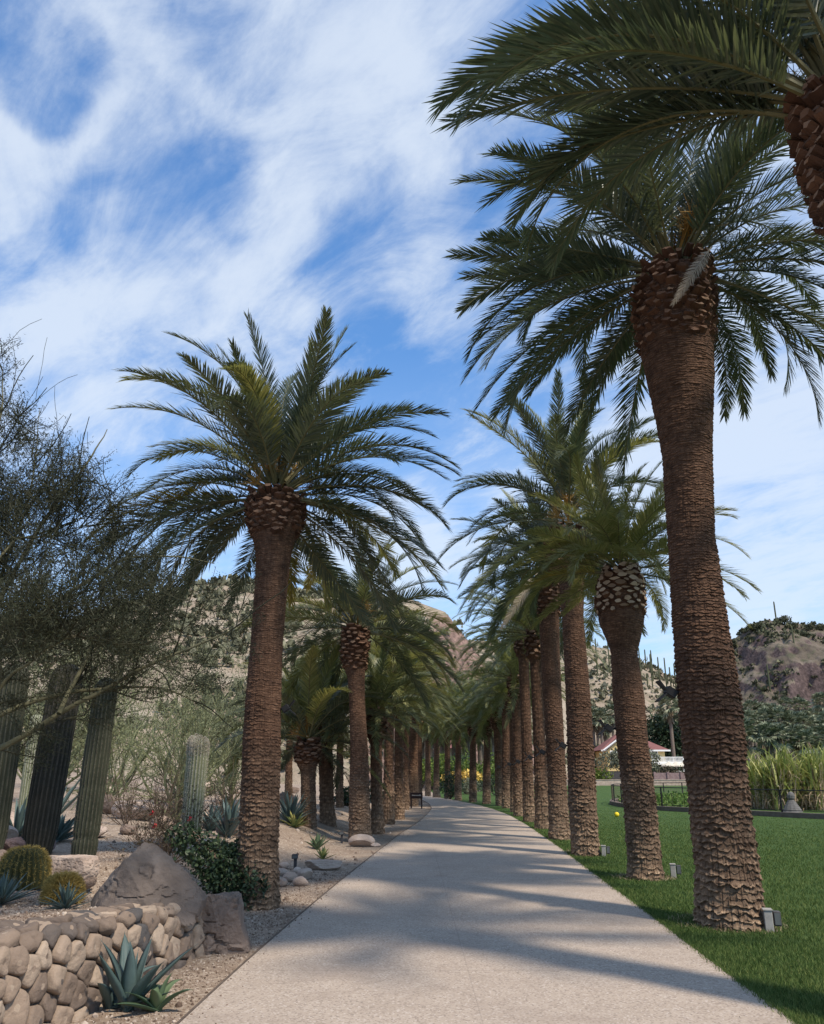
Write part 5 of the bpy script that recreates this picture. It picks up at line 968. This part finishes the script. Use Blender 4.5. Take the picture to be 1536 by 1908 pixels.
for px, py, d, w, lab in ((1228, 1335, 186, 4.2, 'left half of the tall dark evergreens behind the yellow house'), (1262, 1345, 190, 4.4, 'tall dark evergreen at the right behind the yellow house'), (1100, 1395, 176, 3.0, 'dark bushy tree left of the yellow house'), (1190, 1350, 205, 4.0, 'dark evergreen hidden behind the roof of the yellow house')):
    p = at(px, py, d); H = p[2]; bl = [(rr.normal(0, w * .35), rr.normal(0, w * .3), H * q, w * .62 * (1.25 - .6 * q), w * .6, H * .17) for q in (.2, .35, .5, .62, .75, .88) for _ in range(2)]
    shrub('evergreen_tree', (p[0], d, 0), lab, 'tree', bl, 3200, .75, 'leaf_dark', int(px), 'dark trees around the yellow house', 6)
for k, (px, d, h, w, mm, lab) in enumerate(((1240, 140, 2.6, 3.0, 'leaf_dark', 'dark planting in front of the deck of the yellow house'), (1262, 138, 2.4, 3.0, 'leaf_brown', 'bronze planting below the deck railing'), (1100, 140, 2.2, 2.4, 'leaf_lime', 'lime bush left of the dark low wall'), (1210, 146, 2.8, 1.8, 'leaf_olive', 'grey green bush by the white stairs'))):
    x = (px - CX) / F * depth(d, 1); shrub('garden_bush', (x, d, 0), lab, 'bush', [(rr.normal(0, w * .5), 0, h * .5, w * .6, 1, h * .5) for _ in range(4)], 900, .4, mm, 80 + k, 'bushes before the yellow house', 4)
g = Geo(); p = at(1128, 1445, 142); box(g, (0, 0, .9), (5.5, .4, 1.8)); box(g, (0, 0, 1.84), (5.7, .5, .08)); tag(g.build('garden_wall', M['dark_box'], loc=(p[0], 142, 0)), 'dark low wall in front of the left end of the yellow house', 'wall')
g = Geo(); p = at(1180, 1462, 112); box(g, (14, 0, .35), (52, .4, .7)); box(g, (14, 0, .73), (52.2, .5, .07)); tag(g.build('garden_wall', M['rock_pale'], loc=(p[0] - 6, 112, 0)), 'long low pale stone wall across the far lawn', 'wall')
g = Geo(); p = at(1270, 1455, 128); box(g, (5, 0, .8), (14, .3, 1.6)); 
for k in range(8): box(g, (-2 + k * 2, -.2, .85), (.3, .3, 1.75))
tag(g.build('garden_wall', M['rock_mauve'], loc=(p[0] - 2, 128, 0)), 'mauve brown wall with piers below the deck of the yellow house', 'wall')

# ------------------------------------------------------------------ fence, vegetable beds, canes
FP = np.array([(22, 26.0), (16.5, 29.2), (14.6, 31.2), (13.2, 34.0), (11.8, 36.4), (10.75, 38.8), (10.25, 41.5), (10.5, 45), (11.6, 49), (14, 53), (18, 56.5), (24, 59), (34, 61)])
t = np.concatenate([[0], np.cumsum(np.linalg.norm(np.diff(FP, axis=0), axis=1))]); tt = np.arange(0, t[-1], .35); FPs = np.stack([np.interp(tt, t, FP[:, k]) for k in (0, 1)], -1)
for _ in range(12): FPs[1:-1] = (FPs[:-2] + 2 * FPs[1:-1] + FPs[2:]) / 4
root = empty('garden_fence', (FPs[0, 0], FPs[0, 1], 0), 'curving low fence of dark posts and wire along the far lawn edge', 'fence'); o0 = np.array((FPs[0, 0], FPs[0, 1], 0))
nrm = norm(np.stack([np.gradient(FPs[:, 1]), -np.gradient(FPs[:, 0])], -1)); K3 = lambda off, z: np.c_[FPs + nrm * off, np.full(len(FPs), z)] - o0
g = Geo(); V = np.stack([K3(-.14, -.05), K3(-.14, .19), K3(.14, .19), K3(.14, -.05)], 1); g.add(V.reshape(-1, 3), grid_faces(len(FPs), 4)); g.build('kerb', M['kerb'], root)
g = Geo(); polytube(g, K3(0, .98), .020, 5); polytube(g, K3(0, .26), .012, 4); g.build('rail', M['black'], root)
g = Geo()
for z in np.linspace(.33, .92, 8): polytube(g, K3(0.004, z), .0035, 3)
c3 = K3(.004, 0); st = np.arange(0, len(FPs), 1); tubes(g, c3[st] + (0, 0, .26), c3[st] + (0, 0, .98), .0035, .0035, 3); g.build('wire_mesh', M['fence_wood'], root)
for i in range(0, len(FPs), 6):
    q = c3[i]; g = Geo(); box(g, q + np.array((0, 0, .56)), (.055, .055, .88)); g.build('post', M['black'], root)
# crops inside the fence: leafy ground cover
r = np.random.default_rng(9); n = 30000; y = 33 + 26 * r.random(n); fx = np.interp(y, FPs[:, 1][:160], FPs[:, 0][:160]); x = fx + .35 + r.random(n) ** 1.2 * 22; rowm = (np.sin(y * 2.2 + .15 * x) > -.55) & ((y > 44) | (x < 12.6)); x, y = x[rowm], y[rowm]; hgt = .10 + .42 * fbm(x * .5, y * .5, 0, 5) * r.random(len(x))
g = Geo(); g.stamp(LEAF_V, LEAF_F, rand_mats(r, np.stack([x, y, hgt], -1), .17, .6)); tag(g.build('vegetable_crop', M['veg']), kind='stuff')
def cane(loc, label, n, H, seed, rad=.9):
    r = np.random.default_rng(seed); root = empty('cane_clump', loc, label, 'tall grass', 'tall cane clumps behind the fence'); gg, gd = Geo(), Geo(); S = 6; s = np.linspace(0, 1, S)
    for k in range(n):
        b = r.normal(0, rad * .5, 2); dry = r.random() < .45; a = r.random() * 6.28; e = R(50 + 38 * r.random()) if not dry else R(10 + 75 * r.random())
        z0 = (H * (.18 + .42 * r.random()) if r.random() < .85 else 0) if not dry else H * .45 * r.random() ** 2; ln = H * (.25 + .35 * r.random()) if dry else min(H * 1.1 - z0, H * (.32 + .34 * r.random())); cv = R(35 + 95 * r.random()) * (1.2 if dry else .85)
        el = e - cv * s ** 1.6; d = np.stack([np.cos(el) * cos(a), np.cos(el) * sin(a), np.sin(el)], -1); p = np.vstack([[0, 0, 0], np.cumsum(d[:-1] * ln / (S - 1), axis=0)]) + np.array((b[0], b[1], z0)); p[:, 2] = np.maximum(p[:, 2], .03); tg = np.array((-sin(a), cos(a), .2)) * (.026 if dry else .048); w = np.interp(s, [0, .3, 1], [.7, 1, .05])[:, None]
        (gd if dry else gg).add(np.stack([p - tg * w, p + tg * w], 1).reshape(-1, 3), grid_faces(S, 2))
    for k in range(n // 14):
        b = r.normal(0, rad * .5, 2); l2 = r.normal(0, .25, 2); tubes(gd, [(b[0], b[1], 0)], [(b[0] + l2[0], b[1] + l2[1], H * (.5 + .2 * r.random()))], .022, .016, 5)
    gg.build('green_blades', M['cane'], root); gd.build('dry_blades', M['cane_dry'], root)
for k, (px, d, H, lab) in enumerate(((1402, 41, 2.7, 'leftmost cane clump, right beside the thickest palm trunk'), (1428, 39.5, 2.3, 'cane clump with bare dry stems, second from the left'), (1460, 38.5, 2.9, 'tallest yellow green cane clump in the middle'), (1488, 40, 2.5, 'cane clump behind the grey statue'), (1520, 38.5, 2.9, 'cane clump at the right edge with much dry straw'), (1548, 40, 2.9, 'cane clump cut by the right edge of the photo'), (1440, 45, 2.5, 'cane clump set back behind the two left ones'))):
    cane(((px - CX) / F * depth(d, 1), d, 0), lab, 330, H, 60 + k, .62)
# small statue at the kerb
p = gp(1492, 1517); root = empty('garden_statue', (p[0] + .4, p[1] + 1.6, 0), 'small dark grey stone statue just behind the fence', 'statue'); g = Geo(); polytube(g, [(0, 0, 0), (0, 0, .12), (0, 0, .35), (0, 0, .5)], [.42, .36, .22, .12], 12, cap=True); g.build('base', M['stone_grey'], root); g = Geo(); polytube(g, [(0, 0, .48), (0, 0, .56), (0.02, 0, .68), (.03, 0, .78), (.03, 0, .84)], [.08, .15, .16, .11, .03], 10, cap=True); g.build('head', M['stone_grey'], root)
p = gp(1150, 1523); v, f = ico(3); g = Geo(); g.add(v * .09 + (0, 0, .09), f); tag(g.build('ball', M['ball'], smooth=True, loc=(p[0], p[1], .01)), 'small yellow ball lying on the lawn', 'ball')

# ------------------------------------------------------------------ lights, sign
def lawn_light(px, py, s, label):
    p = gp(px, py); root = empty('lawn_light', (p[0], p[1], 0), label, 'garden light', 'box lights on the lawn beside the palms'); root.rotation_euler = (0, 0, R(-14)); g = Geo(); box(g, (-.045 * s, 0, .10 * s), (.085 * s, .10 * s, .23 * s), bev=.006); g.build('housing', M['grey_box'], root)
    g = Geo(); box(g, (.048 * s, .03 * s, .135 * s), (.075 * s, .09 * s, .14 * s), bev=.006); b = g.build('lamp_head', M['dark_box'], root); g = Geo(); box(g, (.048 * s, -.017 * s, .135 * s), (.055 * s, .008, .11 * s)); g.build('lens', M['glass'], b)
    g = Geo(); box(g, (-.045 * s, 0, .222 * s), (.10 * s, .115 * s, .016 * s), bev=.003); g.build('lid', M['grey_box'], root)
lawn_light(1443, 1738, 1.0, 'largest grey box light, beside the thickest palm trunk')
lawn_light(1261, 1637, .95, 'grey box light between the two nearest lawn palms')
lawn_light(1130, 1597, .95, 'smallest grey box light, right of the third lawn palm')
def garden_light(px, py, label):
    p = gz(px, py, 0); root = empty('path_light', p, label, 'garden light', 'dark bollard lights on the sand'); g = Geo(); box(g, (0, 0, .10), (.05, .05, .24), bev=.004); g.build('post', M['dark_box'], root); g = Geo(); box(g, (-.01, -.01, .225), (.10, .09, .075), bev=.006); h = g.build('lamp_head', M['dark_box'], root); g = Geo(); box(g, (-.01, -.056, .222), (.08, .006, .05)); g.build('lens', M['glass'], h)
garden_light(550, 1622, 'short dark bollard light standing behind the pale cobbles')
garden_light(637, 1571, 'dark bollard light left of the palm with yellowing fronds')
def uplight(px, py, d, side, label, s=1.0, rt=0):
    p = at(px, py, d); root = empty('tree_floodlight', p, label, 'floodlight', 'black floodlights strapped to palm trunks'); root.rotation_euler = (0, 0, 0 if side < 0 else pi)
    g = Geo(); tubes(g, [(.12 * s, 0, -.01)], [(-.02 * s, 0, 0)], .02 * s, .02 * s, 6); box(g, (.13 * s, 0, 0), (.03 * s, .10 * s, .12 * s)); g.build('bracket', M['black'], root)
    Mx = Matrix.Rotation(R(35), 3, 'Y'); g = Geo(); box(g, (-.05 * s, 0, .0), (.13 * s, .12 * s, .10 * s), M=Mx, bev=.008); b = g.build('housing', M['black'], root)
    for a, ln in ((62, .17), (-28, .17)):
        dr = np.array((-sin(R(a)), 0, cos(R(a)))); dr = np.array((-cos(R(a - 10)), 0, sin(R(a - 10)))); nn = np.array((dr[2], 0, -dr[0])); c0 = np.array((-.09 * s, 0, .0)); g = Geo()
        V = []
        for q, w in ((0, .05), (1, .085)):
            for yy_ in (-1, 1):
                for th_ in (-1, 1): V.append(c0 + dr * ln * s * q + np.array((0, yy_ * w * s, 0)) + nn * th_ * .008 * s)
        g.add(V, [(0, 1, 3, 2), (4, 6, 7, 5), (0, 2, 6, 4), (1, 5, 7, 3), (0, 4, 5, 1), (2, 3, 7, 6)]); g.build('barn_door', M['black'], root)
for px, py, d, lab, s in ((1258, 1290, 9.75, 'largest black floodlight, on the thickest palm trunk', 1.0), (1140, 1357, 13.9, 'black floodlight on the pinched waist palm', 1.0), (1054, 1389, 17.6, 'black floodlight on the third lawn palm', 1.0), (1015, 1401, 21.7, 'black floodlight on the fourth lawn palm', 1.05), (991, 1411, 25.8, 'black floodlight on the fifth lawn palm', 1.05), (969, 1419, 29.4, 'black floodlight on the sixth lawn palm', 1.05), (952, 1424, 33.2, 'tiny black floodlight on the seventh lawn palm', 1.1), (932, 1429, 40.6, 'tiny black floodlight on the ninth lawn palm', 1.1)):
    uplight(px, py, d, -1, lab, s)
uplight(527, 1320, 11.1, 1, 'black floodlight on the right side of the big garden palm', .8)
p1, p2 = gp(766, 1505.5), gp(787, 1508); root = empty('trail_sign', ((p1[0] + p2[0]) / 2, (p1[1] + p2[1]) / 2, 0), 'low dark brown trail sign on two posts at the path edge', 'sign'); W = float(np.linalg.norm((p2 - p1)[:2])); root.rotation_euler = (0, 0, math.atan2(p2[1] - p1[1], p2[0] - p1[0]) * .3)
W = (787 - 766) / F * depth(40, .5)
for q in (-1, 1):
    g = Geo(); box(g, (q * W / 2, 0, .35), (.05, .06, .74)); g.build('post', M['sign'], root)
g = Geo(); box(g, (0, -.01, .58), (W + .09, .05, .26), bev=.006); pn = g.build('panel', M['sign'], root)
g = Geo(); rr = np.random.default_rng(1); xq = -W * .36
for k in range(12): w = .018 + .018 * rr.random(); box(g, (xq, -.038, .59), (w, .005, .035 + .02 * rr.random())); xq += w + .012
box(g, (W * .36, -.038, .60), (.035, .005, .07)); g.build('lettering', M['letter'], pn)
rock(gz(775, 1500, 0) + np.array((0, .3, 0)), 'reddish rock right behind the trail sign', (.62, .5, .5), 'rock_red', 71, 5, res=ICO3)

# individual cacti standing on the hills
def hill_cactus(px, py, d, H, label, group, z=None):
    p = at(px, py, d); g = Geo(); n = 7; polytube(g, [(0, 0, -1), (0, 0, H * .5), (0, 0, H * .95), (0, 0, H)], [.22, .25, .22, .06], 8)
    for k in range(random.randint(0, 2)):
        a = random.random() * 6.28; h = H * (.35 + .2 * random.random()); polytube(g, [(0, 0, h), (cos(a) * .6, sin(a) * .6, h + .1), (cos(a) * .8, sin(a) * .8, h + .7), (cos(a) * .8, sin(a) * .8, h + 2.0)], [.15, .17, .17, .08], 6)
    tag(g.build('saguaro', M['scrub'], loc=(p[0], d, (z if z is not None else p[2]))), label, 'cactus', group)
def hz_at(Hh, x, y):
    X, Y, Z = Hh; i = int(np.clip(np.searchsorted(Y[:, 0], y), 1, len(Y) - 1)); j = int(np.clip(np.searchsorted(X[0], x), 1, X.shape[1] - 1)); return Z[i, j]
rr = np.random.default_rng(6)
for px in (1112, 1135, 1152, 1160, 1170, 1183, 1192, 1203, 1212, 1214, 1226, 1238, 1246, 1255):
    for q in range(2):
        d = 296 - q * 22 - rr.random() * 10; x = (px + rr.normal(0, 4) - CX) / F * depth(d, 40); hill_cactus(px, 1230, d, 4.0 + 3.5 * rr.random() * (1 if px != 1212 else 2), 'thin saguaro standing on the far sloping ridge', 'saguaros on the far ridge', hz_at(HC, x, d) - .2)
for px, d, H, lab in ((1453, 252, 7.5, 'tall saguaro on the very top of the rocky hill'), (1424, 225, 6.5, 'saguaro halfway down the rocky hill'), (1450, 215, 5, 'saguaro low on the rocky hill below the summit'), (1480, 235, 5, 'saguaro on the right shoulder of the rocky hill')):
    x = (px - CX) / F * depth(d, 40); hill_cactus(px, 1200, d, H, lab, 'saguaros on the rocky hill', hz_at(HR, x, d) - .3)
for k, (px, d, w) in enumerate(((1467, 253, 1.9), (1482, 250, 1.6), (1418, 250, 1.5), (1368, 252, 1.4), (1400, 251, 1.7), (1508, 251, 1.8), (1530, 251, 1.7))):
    x = (px - CX) / F * depth(d, 42); shrub('hilltop_tree', (x, d, hz_at(HR, x, d) - .2), ('tree right of the summit saguaro on the rocky hill', 'second tree right of the summit saguaro', 'tree just left of the rocky summit', 'lone tree on the left shoulder of the rocky hill', 'tree between the left shoulder and the summit', 'tree on the right skyline of the rocky hill', 'tree on the skyline at the right edge')[k], 'tree', [(rr.normal(0, w * .4), 0, w * (.8 + .3 * rr.random()), w * .7, w * .7, w * .55) for _ in range(4)], 500, .5, 'scrub', 90 + k, 'trees on the rocky skyline', 4)

# ------------------------------------------------------------------ loose ground cover
r = np.random.default_rng(21)
PV, PF = ico(1)
def pebbles(n, area, size, name):
    g = Geo(); x = area[0] + (area[1] - area[0]) * r.random(n); y = area[2] + (area[3] - area[2]) * r.random(n) ** 1.3; dist = xl(y) - x; k = (dist > .03) & ~((y < 8.5) & (np.abs(x - wallx(y) + .1) < .22)); x, y = x[k], y[k]; n = len(x); m = rand_mats(r, np.stack([x, y, gh(x, y) + .002], -1), size, 0); m[:, :, 1] *= .8; m[:, :, 2] *= .6; s = (.4 + 1.2 * r.random(n) ** 3)[:, None, None]; m[:, :, :3] *= s; g.stamp(PV, PF, m)
    return tag(g.build(name, M['pebble']), kind='stuff')
pebbles(46000, (-5.0, -.4, 4.6, 15), .0095, 'gravel')
pebbles(1500, (-9, -.6, 5.5, 36), .035, 'gravel')
k = 900; y = 5.8 + 26 * r.random(k); x = xl(y) + .02 + .28 * r.random(k) ** 3; g = Geo(); m = rand_mats(r, np.stack([x, y, np.full(k, .024)], -1), .006, 0); m[:, :, :3] *= (.4 + 1.3 * r.random(k) ** 3)[:, None, None]; g.stamp(PV, PF, m); tag(g.build('gravel', M['pebble']), kind='stuff')
k = 260; y = 5.8 + 22 * r.random(k) ** 1.5; x = xl(y) + (xr(y) - xl(y) + 1.6) * r.random(k); g = Geo(); g.stamp(LEAF_V * (1, .28, 1), LEAF_F, rand_mats(r, np.stack([x, y, np.where(x < xr(y), .026, .045)], -1), .035, 0) * np.array([1, 1, .12]).reshape(1, 3, 1) + np.stack([np.zeros((k, 3)), np.zeros((k, 3)), np.c_[0 * x, 0 * x, 0 * x]], 1).repeat(1, 2)[:, :, :1] * 0 + np.concatenate([np.zeros((k, 3, 3)), np.stack([0 * x, 0 * x, np.where(x < xr(y), .026, .045) * .88], -1)[:, :, None]], 2)); tag(g.build('leaf_litter', M['skirt']), kind='stuff')
n = 330000; y = 5.6 + 42 * r.random(n) ** 2.0; x = xr(y) - .012 - .06 * r.random(n) ** 6 + r.random(n) ** 1.4 * (2.4 + y * .46)
keep = (r.random(n) > sstep(16, 46, y)) & (vn(x * .5, y * .5, 0, 4) + r.random(n) * .6 > .25); x, y = x[keep], y[keep]; n = len(x)
hgt = (.024 + .026 * r.random(n)) * (1 - .5 * sstep(14, 40, y)); a = r.random(n) * 6.28; lean = r.normal(0, .018, (n, 2)); w = .0024 + .00022 * y
p = np.stack([x, y, np.full(n, .010)], -1); t_ = np.stack([np.cos(a), np.sin(a), 0 * a], -1) * w[:, None]; V = np.stack([p - t_, p + t_, p + np.stack([lean[:, 0], lean[:, 1], hgt], -1)], 1)
g = Geo(); g.add(V.reshape(-1, 3), np.arange(n * 3).reshape(-1, 3)); tag(g.build('grass', M['blade']), kind='stuff')
# dry straw grass and a few fallen bits on the path
for (px, py, rad) in ((1363, 1726, .46), (1204, 1638, .36), (1091, 1591, .36)):
    c = gp(px, py); n = 700; a = r.random(n) * 6.28; q = rad * (.95 + .45 * r.random(n) ** 1.5); p = np.stack([c[0] + np.cos(a) * q, c[1] + .1 + np.sin(a) * q, np.full(n, .012)], -1); d = r.normal(0, 1, (n, 3)) * (.05, .05, .018) + (0, 0, .022); t_ = norm(np.cross(d, (0, 0, 1.))) * .0035
    g = Geo(); g.add(np.stack([p - t_, p + t_, p + d], 1).reshape(-1, 3), np.arange(n * 3).reshape(-1, 3)); tag(g.build('dry_grass', M['cane_dry']), kind='stuff')
